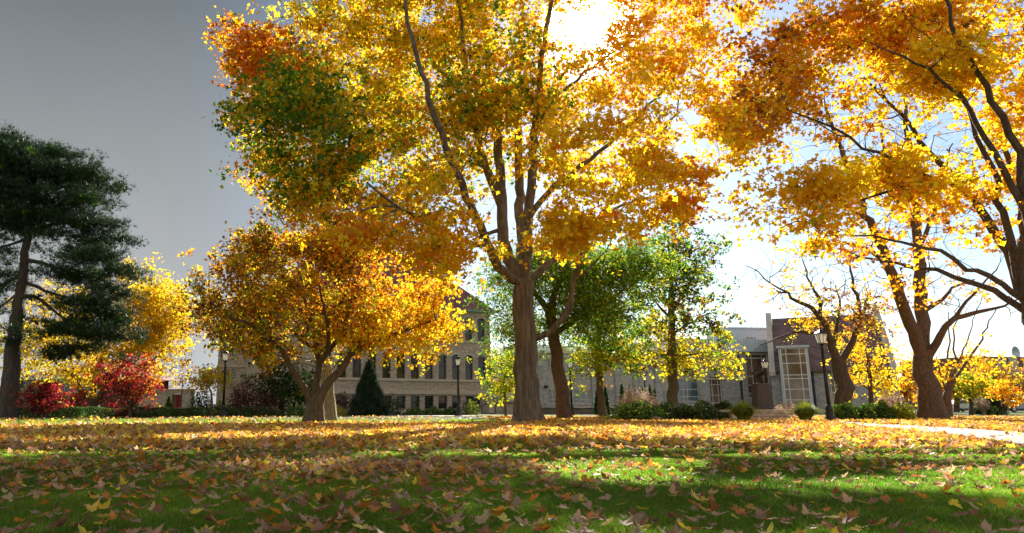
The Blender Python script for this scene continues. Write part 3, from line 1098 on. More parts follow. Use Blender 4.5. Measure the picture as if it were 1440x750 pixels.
gops = [rect(FL, 953, 984, 508, 565), rect(FL, 997, 1017, 530, 567), rect(FL, 1036.5, 1046, 499, 563), rect(FL, 1047.5, 1085, 497.5, 561)]
mb = MB()
wall_grid(mb, 0, xe, 0, zt + .05, 0, .4, gops)
mb.box(0, .4, .4, 10, 0, zt).box(xe - .4, xe, .4, 10, 0, zt).box(.4, xe - .4, 9.6, 10, 0, zt).box(.4, xe - .4, .6, .65, 0, zt)
mb.build("wall", M['stone_grey'], glz)
window(glz, *gops[0][:4], 0, M['frame_white'], M['glass_blue'], (.22, .42), (.12, .3, .58, .78), .05, .06, .15)
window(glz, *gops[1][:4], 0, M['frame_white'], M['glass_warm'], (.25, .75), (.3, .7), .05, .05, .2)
window(glz, *gops[2][:4], 0, M['frame_dark'], M['glass_blue'], (.5,), (.1, .55, .8), .05, .05, .15)
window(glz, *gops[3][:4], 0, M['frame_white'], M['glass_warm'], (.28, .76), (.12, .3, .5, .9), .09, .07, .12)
b0_ = FL.px(1015, 533)[1]
MB().box(0, gops[2][0] - .05, -.05, -.003, b0_ - .08, b0_ + .06).build("stone_band", M['trim'], glz)
zf = FL.px(1050, 482)[1]
mb = MB().box(-.2, xe - .02, -.35, 10.2, zt + .06, zf - .5)
xs_ = np.arange(-.2, xe - .2, .32)
for x_ in xs_: mb.box(x_, x_ + .16, -.30, -.24, zf - .49, zf + .3)
mb.box(-.2, xe - .03, -.24, 10.1, zf - .499, zf + .31)
mb.build("metal_fascia", M['zinc'], glz)
pa, pb = FL.px(1024, 470, 5), FL.px(1077, 461, 5)
pz = FL.px(1050, 463, 5)[1]
mb = MB().box(pa[0], pb[0], 4.6, 9.5, zf + .31, pz).box(pa[0] - .2, pb[0] + .2, 4.4, 9.7, pz, pz + .14)
mb.build("penthouse", M['zinc'], glz)
wa, wb = FL.px(1049, 474, 4.6), FL.px(1063, 480, 4.6)
window(glz, wa[0], wb[0], wb[1], wa[1], 4.52, M['frame_white'], M['glass_blue'], (.33, .66), (.5,), .05, .05, .03)
mb = MB()
for x_ in np.linspace(pa[0], pb[0], 8): mb.tube([(x_, 4.6, pz + .14), (x_, 4.6, pz + 1.0)], .025, 5)
mb.tube([(pa[0], 4.6, pz + 1.0), (pb[0], 4.6, pz + 1.0)], .025, 5).tube([(pa[0], 4.6, pz + .6), (pb[0], 4.6, pz + .6)], .02, 5)
mb.build("roof_railing", M['zinc'], glz)

FG = Facade(1089, 67, -28.5)
gab = empty("gabled_library", FG.o, "grey stone building with a big purple brown gabled roof and tall glazed bay", "building", None, FG.a)
gx1 = FG.px(1264, 550)[0]
ze = FG.px(1095, 521)[1]
dr = 8.0
zr = FG.px(1150, 447, dr)[1]
gops = [rect(FG, 1167, 1183, 533, 568), rect(FG, 1227, 1250, 546, 566)]
bxa, bxb = FG.px(1099, 540)[0], FG.px(1141, 540)[0]
mb = MB()
wall_grid(mb, 0, gx1, 0, ze, 0, .4, gops + [(bxa + .02, bxb - .02, .25, ze, 0)])
for x_ in (0, gx1 - .4):
    mb.prism_x([(.4, 0), (2 * dr, 0), (2 * dr, ze), (dr, zr), (.4, ze + .1)], x_, x_ + .4)
mb.box(.4, gx1 - .4, 2 * dr - .4, 2 * dr, 0, ze)
mb.box(.4, gx1 - .4, .6, .65, 0, ze - .1)
mb.build("wall", M['stone_grey'], gab)
mb = MB().prism_x([(-.35, ze - .22), (dr, zr - .12), (2 * dr + .35, ze - .22), (2 * dr + .35, ze), (dr, zr + .12), (-.35, ze)], .46, gx1 - .46)
mb.build("roof", M['slate'], gab)
mb = MB()
for x_ in (-.08, gx1 - .42):
    mb.prism_x([(-.5, ze - .5), (dr, zr + .3), (2 * dr + .5, ze - .5), (2 * dr + .5, ze - .1), (dr, zr + .75), (-.5, ze - .1)], x_, x_ + .5)
mb.build("gable_coping", M['trim'], gab)
zb = FG.px(1120, 489, -1.0)[1]
bay = MB().box(bxa - .12, bxb + .12, -1.15, 3.6, zb, zb + .2).box(bxa, bxb, -1.0, -.6, .02, .3)
for s_, x_ in ((0, bxa), (1, bxb - .14)): bay.box(x_, x_ + .14, -.96, 3.4, .3, zb - .003)
bay.box(bxa + .14, bxb - .14, 1.2, 1.3, .3, zb - .003)
bayo = bay.build("glazed_bay", M['zinc'], gab)
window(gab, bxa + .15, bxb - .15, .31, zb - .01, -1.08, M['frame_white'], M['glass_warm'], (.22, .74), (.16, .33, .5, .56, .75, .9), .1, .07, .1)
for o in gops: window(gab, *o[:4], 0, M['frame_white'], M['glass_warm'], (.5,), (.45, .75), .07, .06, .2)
mb = MB()
for p_ in (1146, 1254.5, 1192):
    x_ = FG.px(p_, 560)[0]
    mb.tube([(x_, -.12, .05), (x_, -.12, ze - .1)], .09, 8)
mb.build("downspouts", M['frame_dark'], gab)

# --- low house far to the west, garden wall, plain tower block to the east
FH = Facade(20, 66, -28)
low_h = empty("low_brick_house", FH.o, "low dark brick building with brown tiled roof and window band behind red shrubs", "building", None, FH.a)
hx1 = 9.6
he = FH.px(60, 533)[1]
mb = MB()
gops = [(.8 + 2.3 * k, 2.9 + 2.3 * k, he - 1.25, he - .12, 0) for k in range(4)]
wall_grid(mb, 0, hx1, 0, he, 0, .3, gops)
mb.box(0, .3, .3, 9, 0, he).box(hx1 - .3, hx1, .3, 9, 0, he).box(.3, hx1 - .3, 8.7, 9, 0, he).box(.3, hx1 - .3, .5, .55, 0, he)
mb.build("wall", M['brick'], low_h)
for o in gops: window(low_h, *o[:4], 0, M['frame_white'], M['glass'], (.5,), (), .06, .05, .1)
mb = MB().add([(-.9, -.9, he), (hx1 + .9, -.9, he), (hx1 + .9, 9.9, he), (-.9, 9.9, he), (4, 4.5, he + 1.7), (hx1 - 4, 4.5, he + 1.7)],
              [(0, 1, 5, 4), (1, 2, 5), (2, 3, 4, 5), (3, 0, 4), (3, 2, 1, 0)])
mb.build("roof", M['tile'], low_h)
MB().box(-.95, hx1 + .95, -.96, -.905, he - .1, he + .14).build("fascia", M['coping'], low_h)

FD = Facade(190, 62, 4)
gw = empty("garden_wall", FD.o, "long grey block wall with a brown door behind clipped hedges", "wall", None, FD.a)
gx = FD.px(272, 560)[0]; gz = FD.px(250, 549)[1]
dx = FD.px(247, 560)[0]
mb = MB()
wall_grid(mb, 0, gx, 0, gz, 0, .35, [(dx - .3, dx + .35, .0, gz - .35, 0)])
mb.build("wall", M['stone_grey'], gw)
MB().box(-.1, gx + .1, -.06, .41, gz, gz + .1).build("coping", M['trim'], gw)
MB().box(dx - .29, dx + .34, .15, .22, .02, gz - .36).build("door", plain("brown_door_paint", (.16, .09, .06), .5), gw)

FT = Facade(1372, 118, 6)
blk = empty("tower_block", FT.o, "distant brown block with pale upright panels beyond the autumn trees", "building", None, FT.a)
tx1 = FT.px(1520, 540)[0]; tz = FT.px(1420, 502)[1]
MB().box(0, tx1, 0, 14, 0, tz).build("wall", plain("brown_render", (.17, .12, .10), .9), blk)
mb = MB()
for a_, b_ in ((1404, 1408), (1413, 1416), (1420, 1432), (1446, 1452), (1470, 1480)):
    mb.box(FT.px(a_, 520)[0], FT.px(b_, 520)[0], -.15, -.003, .2, tz - .15)
mb.build("upright_panels", M['panel'], blk)
dx_, dz_ = FT.px(1431, 496)
mb = MB().tube([(dx_ + .6, 1, tz), (dx_ + .1, 1, dz_)], .12, 8)
prof = [(.06, 0), (.6, .12), (1.1, .4), (1.0, .42), (.5, .2), (.05, .1)]
vs_ = MB().lathe(prof, 18)
mb.add([(dx_ + x_ * .7 + z_ * .3, 1 - z_ - .2, dz_ + y_) for x_, y_, z_ in vs_.v], vs_.f)
mb.build("dish_aerial", M['zinc'], blk)

# low walls by the old hall and along the long building
FS = Facade(697, 60, 10)
sw = empty("entrance_wall", FS.o, "short tan stone wall with red brown capping between hall and big trunk", "wall", None, FS.a)
sx = FS.px(727, 575)[0]; sz = FS.px(712, 567.5)[1]
MB().box(0, sx + 1.2, 0, .4, 0, sz).build("wall", M['stone'], sw)
MB().box(-.06, sx + 1.26, -.06, .46, sz, sz + .1).build("coping", M['tile'], sw)
FR = Facade(758, 56, 8)
rw = empty("rubble_wall", FR.o, "low brown rubble wall running behind the leaning trunk", "wall", None, FR.a)
rx = FR.px(866, 578)[0]; rz = FR.px(800, 573.2)[1]
MB().box(0, rx, 0, .5, 0, rz - .08).build("wall", M['stone_low'], rw, bevel=.03)
MB().box(-.05, rx + .05, -.06, .56, rz - .08, rz).build("coping", M['stone_low'], rw, bevel=.02)

# ------------------------------------------------------------------ trees
# the great maple in the middle
tree("maple_tree", "great green to gold maple with thick furrowed trunk in the middle of the lawn", 28, 742,
     [([(743, 594), (741, 560), (740, 520), (739, 480), (738, 440), (735, 398)], .46, .39),
      ([(735, 398), (722, 375), (711, 352), (705, 308, .2), (704, 250, .4), (698, 193, .6), (690, 110, 1), (680, 20, 1.4), (675, -80, 2)], .25, .05),
      ([(704, 290, .2), (690, 255, -.4), (680, 225, -.8), (662, 150, -1.6), (650, 50, -2.4), (640, -40, -3)], .16, .04),
      ([(736, 400), (733, 340, .6), (731, 290, 1.0), (729, 230, 1.4), (727, 160, 2), (732, 60, 3), (736, -60, 4)], .24, .05),
      ([(738, 400), (741, 350, -.5), (744, 290, -.8), (750, 230, -1), (753, 175, -1.2), (760, 95, -1.4), (775, 0, -1.8), (790, -90, -2)], .23, .05),
      ([(730, 402), (708, 386, -.7), (692, 352, -1.6), (668, 305, -2.8), (655, 275, -3.4), (640, 235, -4.2), (622, 190, -5), (600, 120, -5.8), (578, 50, -6.4), (565, -20, -6.8)], .20, .05),
      ([(688, 347, -1.8), (664, 343, -3), (640, 333, -4), (600, 314, -5.4), (560, 290, -6.4), (515, 258, -7.2)], .11, .035),
      ([(711, 322, .2), (682, 330, .2), (655, 343, .4), (625, 358, .6), (585, 352, 1.0)], .09, .03),
      ([(704, 270, .4), (680, 235, 1.4), (640, 205, 2.4), (590, 180, 3.4), (530, 160, 4)], .10, .03),
      ([(745, 402), (765, 377, .3), (787, 355, .7), (812, 344, 1), (832, 324, 1.3), (856, 290, 1.8), (880, 260, 2.2), (912, 218, 2.8), (952, 160, 3.4)], .17, .04),
      ([(744, 300, -.8), (770, 270, -1), (790, 255, -1.2), (806, 242, -1.4), (842, 214, -2), (885, 178, -2.8), (940, 120, -3.6)], .13, .03),
      ([(753, 175, -1.2), (790, 130, -.4), (840, 90, .4), (900, 50, 1)], .10, .03),
      ([(758, 474), (774, 467, -.3), (790, 450, -.6), (800, 425, -.8), (806, 392, -1), (815, 360, -1.2), (828, 333, -1.4), (850, 300, -1.6)], .145, .06),
      ([(850, 300, -1.6), (890, 285, -1), (935, 270, -.6), (985, 250, 0)], .06, .025)],
     [(880, 210, 120, 45, -6, 1.6, 60, 'gold'), (362, 70, 48, 62, -1, 2.0, 46, 'redor'), (350, 170, 26, 50, 0, 1.5, 15, 'redor'), (415, 110, 60, 60, 0, 2.5, 46, 'orange'),
      (425, 185, 85, 70, -3, 3.0, 109, 'green'), (455, 262, 75, 45, -2, 3.0, 73, 'grol'), (395, 255, 30, 45, 0, 2, 17, 'orange'),
      (480, 40, 90, 75, 1, 4.0, 99, 'olgold'), (540, 130, 90, 80, 2, 4, 86, 'olgold'), (560, 230, 110, 80, 0, 4.0, 132, 'olgold', .9),
      (500, 300, 70, 30, -3, 2.5, 46, 'grol'), (640, 40, 130, 100, 0, 5.0, 158, 'olgold'), (640, 150, 80, 80, -3, 3, 53, 'grol'), (690, 200, 90, 100, 1, 4.0, 86, 'olgold', .8),
      (735, 130, 60, 70, -3, 2.2, 40, 'grol'), (615, 285, 60, 40, -6, 1.8, 26, 'olgold'),
      (820, 170, 110, 115, 1, 5.0, 150, 'gold'), (930, 150, 120, 120, 2, 5.0, 165, 'gold'), (910, 15, 150, 75, 1, 5, 125, 'orange'),
      (1030, 190, 50, 80, 0, 3.0, 46, 'gold'), (990, 255, 60, 48, -6, 1.8, 62, 'orange'), (900, 280, 110, 50, -6, 1.8, 120, 'yellow'),
      (800, 340, 48, 36, -5, 1.5, 44, 'yellow'), (828, 378, 18, 22, -1, .8, 8, 'yellow'), (815, 300, 45, 30, -6, 1.5, 20, 'yellow'),
      (560, 335, 90, 38, -6, 1.6, 42, 'gold'), (490, 345, 50, 40, -6, 1.5, 30, 'orange'), (590, 375, 70, 30, -6, 1.4, 44, 'gold'), (655, 365, 45, 22, -5.5, 1.2, 18, 'gold'),
      (690, 402, 22, 18, -2, .8, 7, 'gold'), (735, 345, 22, 14, -2, .6, 6, 'gold'),
      (700, -75, 250, 75, 1, 6.5, 218, 'gold', .8), (600, -40, 120, 60, -3, 4, 53, 'olgold', .8)],
     .185, 84, (.42, .30), 'leaf', 'bark', LEAF3, 11, None, .52, .42, .45, 4.5, gap=.98, rough=.035)

# broad low maple to the left
tree("maple_tree", "broad low bronze and gold maple forking near the ground in front of the old hall", 27, 440,
     [([(440, 592), (442, 580), (444, 562)], .36, .30),
      ([(441, 566), (428, 548, -.2), (414, 524, -.5), (402, 500, -.8), (388, 484, -1.1), (360, 462, -1.8), (325, 445, -2.4)], .15, .04),
      ([(444, 562), (445, 535, .2), (448, 515, .4), (446, 490, .6), (440, 460, .8), (430, 425, 1), (420, 380, 1.2)], .16, .04),
      ([(448, 515, .4), (460, 495, -.2), (478, 470, -.6), (490, 440, -1), (500, 400, -1.4)], .13, .04),
      ([(449, 560), (466, 535, -.1), (486, 508, -.2), (500, 492, -.3), (520, 484, -.5), (548, 474, -.8), (580, 462, -1.2), (610, 450, -1.6)], .17, .04),
      ([(492, 500, -.3), (505, 478, .4), (525, 450, 1), (550, 420, 1.6)], .12, .04),
      ([(388, 484, -1.1), (372, 460, 0), (350, 425, .8)], .09, .03), ([(446, 490, .6), (415, 470, 1.8), (385, 440, 2.8)], .10, .03),
      ([(460, 495, -.2), (462, 470, -1.4), (455, 430, -2.6), (450, 400, -3.4)], .10, .03)],
     [(430, 415, 125, 66, 0, 4.0, 250, 'umber'), (325, 430, 58, 46, 0, 2.6, 86, 'umber'), (430, 345, 80, 44, 0, 3, 90, 'umber'),
      (545, 425, 75, 50, 0, 3, 112, 'orange'), (600, 430, 35, 40, 0, 2, 33, 'yellow'), (620, 465, 22, 12, 0, 1.2, 11, 'yellow'), (560, 482, 60, 18, -1, 2, 33, 'yellow'),
      (310, 472, 40, 18, 0, 2, 20, 'umber'), (395, 490, 50, 12, -1, 2, 20, 'umber'), (350, 370, 50, 40, 0, 2, 40, 'umber'), (500, 350, 60, 40, 0, 2.5, 66, 'umber'), (490, 470, 60, 20, 0, 2.5, 30, 'oaklow')],
     .145, 62, (.34, .22), 'leaf', 'bark_smooth', LEAF3, 12, None, .28, .35, .45, 1.8, fl=0, pocket=-.6)

# leaning trunk of the green locust
tree("locust_tree", "green feathery locust tree on a leaning trunk just right of the great maple", 36, 794,
     [([(795, 590), (791, 565), (787, 535), (782, 500), (778, 470), (772, 440)], .34, .26),
      ([(778, 470), (800, 455, .4), (830, 438, .8), (860, 420, 1.2), (890, 400, 1.6)], .16, .05),
      ([(772, 440), (755, 415, .3), (735, 385, .6), (715, 360, 1)], .18, .05), ([(772, 440), (785, 400, .3), (805, 360, .8), (830, 330, 1.2)], .2, .05)],
     [(735, 410, 55, 60, 0, 3, 110, 'locust'), (720, 470, 35, 40, 0, 2, 45, 'locust'), (800, 375, 65, 45, 1, 3.5, 120, 'locust'), (870, 380, 60, 50, 0, 3.5, 130, 'locust'),
      (905, 375, 40, 35, 0, 2.5, 45, 'locust'), (840, 440, 55, 40, -1, 3, 90, 'locust'), (760, 360, 50, 40, 0, 3, 60, 'locust'), (790, 440, 50, 30, 1, 3, 40, 'locust')],
     .17, 92, (.5, .34), 'leaf', 'bark_red', SPRAY, 13, None, .3, .4, .5, 3)

tree("young_maple", "slender trunked green and yellow maple between locust and oak", 42, 848,
     [([(849, 588), (846, 560), (843, 530), (841, 500), (838, 470)], .24, .15)],
     [(842, 470, 50, 45, 0, 2.5, 80, 'locust'), (850, 505, 42, 22, -1, 2, 34, 'oaklow'), (822, 520, 20, 14, -2, 1, 12, 'lime'), (860, 440, 40, 40, 0, 2.4, 40, 'locust'), (880, 490, 30, 26, 0, 2, 22, 'locust')],
     .17, 46, (.42, .3), 'leaf', 'bark_smooth', LEAF3, 14, None, .2, .3, .5, 2.5)

tree("oak_tree", "tall straight oak with dark green top and golden lower leaves right of the green trees", 46, 946,
     [([(947, 583), (946, 555), (945, 520), (944, 480), (944, 440), (942, 390), (940, 345)], .36, .08),
      ([(944, 505), (925, 498), (900, 488), (880, 480)], .09, .03), ([(945, 505), (970, 500), (1000, 492), (1020, 490)], .09, .03),
      ([(944, 440), (960, 415), (975, 390), (985, 365)], .12, .03), ([(944, 470), (970, 455), (1000, 440)], .09, .03), ([(944, 450), (922, 425), (905, 400)], .1, .03)],
     [(950, 360, 42, 40, 0, 2.2, 60, 'oak'), (975, 350, 35, 28, 0, 2, 26, 'oak'), (940, 420, 50, 45, 0, 3, 75, 'oak'), (990, 400, 30, 36, 0, 2.4, 30, 'oak'), (990, 455, 40, 26, 0, 2.4, 36, 'oak'),
      (910, 500, 48, 22, 0, 2.4, 52, 'oaklow'), (985, 500, 46, 26, 0, 2.4, 54, 'oaklow'), (1020, 512, 14, 18, 0, 1, 9, 'oaklow'), (925, 465, 45, 30, 0, 2.6, 46, 'oaklow'), (955, 320, 20, 12, 0, 1, 8, 'oak')],
     .21, 30, (.36, .28), 'leaf', 'bark_smooth', LEAF3, 15, None, .2, .3, .5, 3)

# near maple whose trunk stands just outside to the right: long bare limbs and yellow sprays
tree("maple_tree", "golden maple reaching in from the right edge with long dark bare limbs", 19, 1545,
     [([(1545, 613), (1535, 560), (1515, 510), (1490, 478), (1455, 448)], .46, .30),
      ([(1455, 448), (1436, 405, .2), (1412, 355, .3), (1385, 305, .5), (1350, 262, .8), (1310, 215, 1.2), (1262, 160, 1.6), (1215, 110, 2)], .15, .03),
      ([(1430, 395, .2), (1420, 340, -.2), (1404, 280, -.4), (1384, 215, -.6), (1355, 145, -.8), (1325, 70, -1)], .12, .03),
      ([(1470, 460), (1455, 380, -.6), (1448, 300, -1), (1430, 215, -1.2), (1385, 120, -1.6), (1350, 55, -2), (1330, -10, -2.2)], .16, .04),
      ([(1448, 300, -1), (1400, 215, -1.2), (1362, 155, -1.4), (1320, 110, -1.6), (1270, 80, -2)], .10, .03),
      ([(1452, 446), (1430, 430, .4), (1395, 410, .8), (1345, 392, 1.2), (1290, 376, 1.6), (1235, 366, 2), (1180, 350, 2.4)], .10, .02),
      ([(1440, 415), (1400, 395, -.6), (1360, 375, -1), (1320, 352, -1.4), (1270, 340, -1.8), (1205, 330, -2.2)], .085, .02),
      ([(1400, 330, .4), (1370, 280, .2), (1330, 258, 0), (1290, 244, -.2), (1235, 215, -.4), (1170, 180, -.6), (1110, 155, -.8), (1060, 140, -1)], .075, .015),
      ([(1436, 405), (1440, 330, .8), (1430, 260, 1.2), (1405, 190, 1.6), (1390, 120, 2), (1380, 30, 2.4)], .12, .03),
      ([(1310, 252), (1270, 262, 0), (1220, 280, 0), (1160, 300, 0), (1100, 320, 0)], .05, .015),
      ([(1480, 470), (1500, 380, -.4), (1510, 280, -.6), (1500, 160, -.8), (1480, 30, -1)], .2, .05)],
     [(1100, 75, 60, 34, 1, 2.0, 44, 'rustgold'), (1175, 60, 60, 30, 0, 2.0, 40, 'orange'), (1250, 40, 70, 34, 1, 2.0, 60, 'rustgold'), (1130, 115, 70, 22, 0, 1.6, 26, 'gold'), (1215, 105, 60, 22, 1, 1.6, 24, 'gold'), (1320, 30, 80, 34, 0, 2.0, 58, 'gold'),
      (1310, 92, 60, 26, -1, 1.4, 42, 'yellow'), (1345, 120, 40, 20, -1, 1.0, 22, 'yellow'), (1400, 70, 50, 40, 0, 2, 36, 'gold'), (1075, 150, 50, 24, 0, 1.5, 22, 'rustgold', .8),
      (1060, 195, 50, 24, 0, 1.5, 20, 'gold', .8), (1068, 290, 30, 14, 1, 1.0, 12, 'yellow'), (1080, 325, 24, 18, 1, 1.0, 13, 'yellow'), (1110, 285, 40, 18, 0, 1.2, 20, 'yellow'), (1150, 265, 50, 18, 0, 1.4, 24, 'yellow'), (1140, 318, 50, 16, 0, 1.2, 16, 'gold'), (1190, 335, 40, 14, 0, 1.2, 12, 'gold', .8),
      (1240, 245, 44, 16, 0, 1.2, 22, 'yellow'), (1290, 262, 46, 18, 0, 1.2, 24, 'yellow'), (1265, 225, 40, 12, 0, 1, 12, 'yellow'), (1195, 165, 60, 24, 1, 1.5, 14, 'gold', .7),
      (1330, 285, 40, 16, 0, 1.2, 14, 'gold'), (1425, 255, 30, 20, 1, 1.4, 14, 'gold'), (1420, 180, 36, 22, 0, 1.4, 18, 'gold'), (1390, 150, 30, 16, 0, 1.2, 10, 'gold'), (1410, 330, 36, 20, 1, 1.2, 8, 'rustgold', .6),
      (1270, 360, 90, 30, 1, 2, 18, 'rustgold', .4), (1440, 480, 24, 16, 1, 1, 5, 'gold', .6),
      (1150, -60, 180, 55, 1, 3, 110, 'rustgold', .8), (1400, -50, 140, 60, 1, 3, 80, 'gold', .8), (1540, 150, 110, 150, 1, 4, 120, 'gold', .8)],
     .16, 46, (.30, .20), 'leaf', 'bark_dark', LEAF3, 16, None, .35, .45, .4, 2.2, twig_targets=[(1250, 290, 150, 90, 1, 2, 160), (1150, 190, 110, 90, 1, 2, 150), (1360, 220, 70, 110, 0, 2, 70)], tip=.0075)

# big two stemmed tree, nearly bare
tree("maple_tree", "big nearly bare two stemmed tree with wide brown trunk beside the path", 33, 1313,
     [([(1316, 592), (1310, 572), (1305, 545), (1299, 510), (1297, 490)], .50, .36),
      ([(1301, 520), (1291, 482, -.1), (1280, 455, -.2), (1268, 425, -.4), (1256, 392, -.6), (1240, 350, -.8), (1222, 312, -1), (1200, 262, -1.2), (1182, 210, -1.4), (1160, 150, -1.6)], .30, .06),
      ([(1303, 525), (1300, 482, .2), (1297, 440, .4), (1294, 400, .6), (1290, 350, .8), (1288, 300, 1), (1284, 240, 1.2), (1276, 180, 1.4), (1270, 110, 1.6)], .32, .06),
      ([(1309, 510), (1317, 482, -.3), (1328, 462, -.5), (1345, 448, -.7), (1372, 440, -1), (1400, 434, -1.2), (1424, 424, -1.4)], .2, .04),
      ([(1345, 448, -.7), (1358, 425, -.9), (1380, 405, -1.1), (1400, 380, -1.4)], .09, .03), ([(1300, 440, .4), (1318, 425, .8), (1340, 405, 1.2), (1370, 392, 1.6)], .12, .03),
      ([(1248, 372, -.7), (1225, 355, -1), (1200, 345, -1.4), (1165, 338, -1.8)], .1, .03), ([(1222, 312, -1), (1205, 300, -.6), (1180, 280, 0), (1150, 250, .6)], .1, .03),
      ([(1290, 350, .8), (1310, 310, 1.2), (1325, 260, 1.6), (1340, 200, 2)], .12, .03), ([(1290, 320, .9), (1262, 280, 1.6), (1245, 220, 2.2), (1235, 150, 2.8)], .12, .03)],
     [(1270, 410, 40, 20, -1, 1.5, 14, 'orange', .8), (1240, 330, 70, 40, 0, 2.5, 36, 'rustgold', .35), (1310, 310, 60, 60, 0, 3, 40, 'rustgold', .35), (1280, 200, 90, 90, 0, 3, 60, 'rustgold', .25), (1180, 250, 60, 60, 0, 2, 36, 'rustgold', .25), (1370, 400, 45, 30, 0, 2, 24, 'rustgold', .2)],
     .15, 26, (.4, .3), 'leaf', 'bark_red', LEAF3, 17, None, .38, .4, .45, 3, twig_targets=[(1230, 250, 120, 140, 0, 3, 330), (1330, 250, 90, 130, 0, 3, 180), (1370, 420, 70, 36, 0, 2, 60)], tip=.011, rough=.03)

tree("gnarled_tree", "gnarled dark tree with twisted mostly bare limbs before the gabled building", 42, 1187,
     [([(1189, 583), (1186, 560), (1183, 535), (1180, 512)], .46, .40),
      ([(1180, 514), (1170, 490), (1163, 468), (1156, 448), (1140, 432), (1122, 424), (1104, 410), (1090, 408)], .24, .05), ([(1163, 468), (1140, 468), (1110, 470), (1085, 480), (1062, 490)], .1, .025),
      ([(1184, 512), (1196, 490), (1204, 470), (1210, 445), (1222, 425), (1240, 415)], .22, .05), ([(1156, 448), (1152, 425), (1140, 400), (1128, 370)], .12, .03),
      ([(1210, 445), (1206, 415), (1196, 385), (1190, 350)], .12, .03), ([(1104, 410), (1085, 400), (1070, 380), (1052, 372)], .06, .02), ([(1170, 490), (1178, 462), (1182, 430), (1172, 400)], .13, .03)],
     [(1175, 440, 50, 30, 0, 2.5, 80, 'autbrown', .5), (1220, 450, 36, 34, 0, 2, 60, 'autbrown', .6), (1120, 410, 40, 30, 0, 2, 30, 'gold', .4), (1130, 450, 26, 20, 0, 1.5, 12, 'gold', .5)],
     .15, 24, (.34, .26), 'leaf', 'bark_dark', LEAF3, 18, None, .25, .35, .4, 3, curl=.5, twig_targets=[(1180, 430, 70, 50, 0, 2.5, 260), (1090, 400, 45, 60, 0, 2, 100), (1200, 370, 70, 60, 0, 2.5, 140)], tip=.013, wob=.07)

tree("young_maple", "small orange maple in front of the gabled building", 44, 1226,
     [([(1226, 582), (1224, 560), (1222, 530), (1220, 505)], .17, .08), ([(1222, 545), (1206, 535), (1196, 520)], .06, .02), ([(1223, 550), (1240, 535), (1252, 520)], .06, .02)],
     [(1222, 510, 44, 44, 0, 1.8, 75, 'gold'), (1195, 525, 22, 22, 0, 1, 20, 'gold'), (1245, 540, 22, 16, 0, 1, 18, 'yellow')],
     .15, 24, (.28, .22), 'leaf', 'bark_dark', LEAF3, 19, None, .2, .3, .4, 1.2)

tree("slim_tree", "slim many stemmed nearly bare tree fanning out behind the wide brown trunk", 38, 1333,
     [([(1334, 586), (1332, 570), (1331, 555)], .22, .2), ([(1331, 557), (1337, 525), (1341, 490), (1345, 450), (1347, 420)], .07, .02), ([(1332, 557), (1345, 530), (1360, 508), (1375, 485), (1388, 460), (1400, 435)], .09, .02),
      ([(1331, 556), (1340, 530), (1352, 500), (1362, 470), (1370, 440)], .07, .02), ([(1331, 556), (1330, 520), (1334, 480), (1336, 440)], .07, .02), ([(1331, 556), (1322, 525), (1318, 500)], .06, .02)],
     [(1325, 520, 14, 22, 0, .8, 12, 'gold', .6), (1395, 500, 30, 18, 0, 1, 12, 'gold', .6), (1355, 500, 35, 40, 0, 1.2, 16, 'gold', .3)],
     .14, 26, (.24, .2), 'leaf', 'bark_red', LEAF3, 20, None, .1, .3, .4, 2, twig_targets=[(1360, 470, 45, 50, 0, 1.5, 50)], tip=.006)

# far right small trees
tree("yellow_tree", "small lime yellow tree on the far lawn right of the wide trunk", 55, 1366, [([(1366, 582), (1365, 568), (1363, 555)], .16, .1)],
     [(1360, 543, 19, 19, 0, 1.2, 46, 'lime', 1), (1372, 540, 10, 14, 0, 1, 12, 'yellow')], .2, 24, (.3, .25), 'leaf', 'bark_dark', LEAF3, 21, None, .15, .3, .5, 1)
tree("orange_tree", "small bright orange tree near the right edge of the far lawn", 55, 1413, [([(1413, 582), (1411, 570), (1410, 558)], .12, .08), ([(1412, 575), (1420, 562), (1428, 552)], .08, .03)],
     [(1406, 553, 13, 12, 0, 1, 22, 'orange'), (1422, 560, 14, 9, 0, 1, 16, 'orange')], .2, 24, (.28, .2), 'leaf', 'bark_dark', LEAF3, 22, None, .15, .3, .5, 1)
tree("brown_tree", "wide brownish gold tree below the distant brown block", 80, 1408, [([(1408, 578), (1408, 560), (1406, 545)], .3, .2)],
     [(1395, 530, 35, 26, 0, 3, 90, 'autbrown'), (1430, 535, 24, 26, 0, 3, 50, 'autbrown')], .28, 24, (.5, .4), 'leaf', 'bark_dark', LEAF3, 23, None, .2, .3, .8, 2)
tree("orange_tree", "rusty orange tree partly hidden by the wide brown trunk", 80, 1345, [([(1345, 578), (1345, 562), (1344, 550)], .3, .2)],
     [(1340, 545, 30, 22, 0, 3, 70, 'rustgold'), (1300, 548, 22, 20, 0, 3, 34, 'rustgold')], .28, 24, (.5, .4), 'leaf', 'bark_dark', LEAF3, 24, None, .2, .3, .8, 2)
tree("orange_tree", "rusty autumn tree beside the gabled building, left of the wide trunk", 72, 1273, [([(1273, 580), (1273, 565), (1273, 550)], .25, .16)],
     [(1273, 545, 15, 22, 0, 2, 46, 'rustgold'), (1276, 520, 10, 14, 0, 1.4, 12, 'gold', .6)], .26, 24, (.4, .35), 'leaf', 'bark_dark', LEAF3, 25, None, .2, .3, .8, 2)

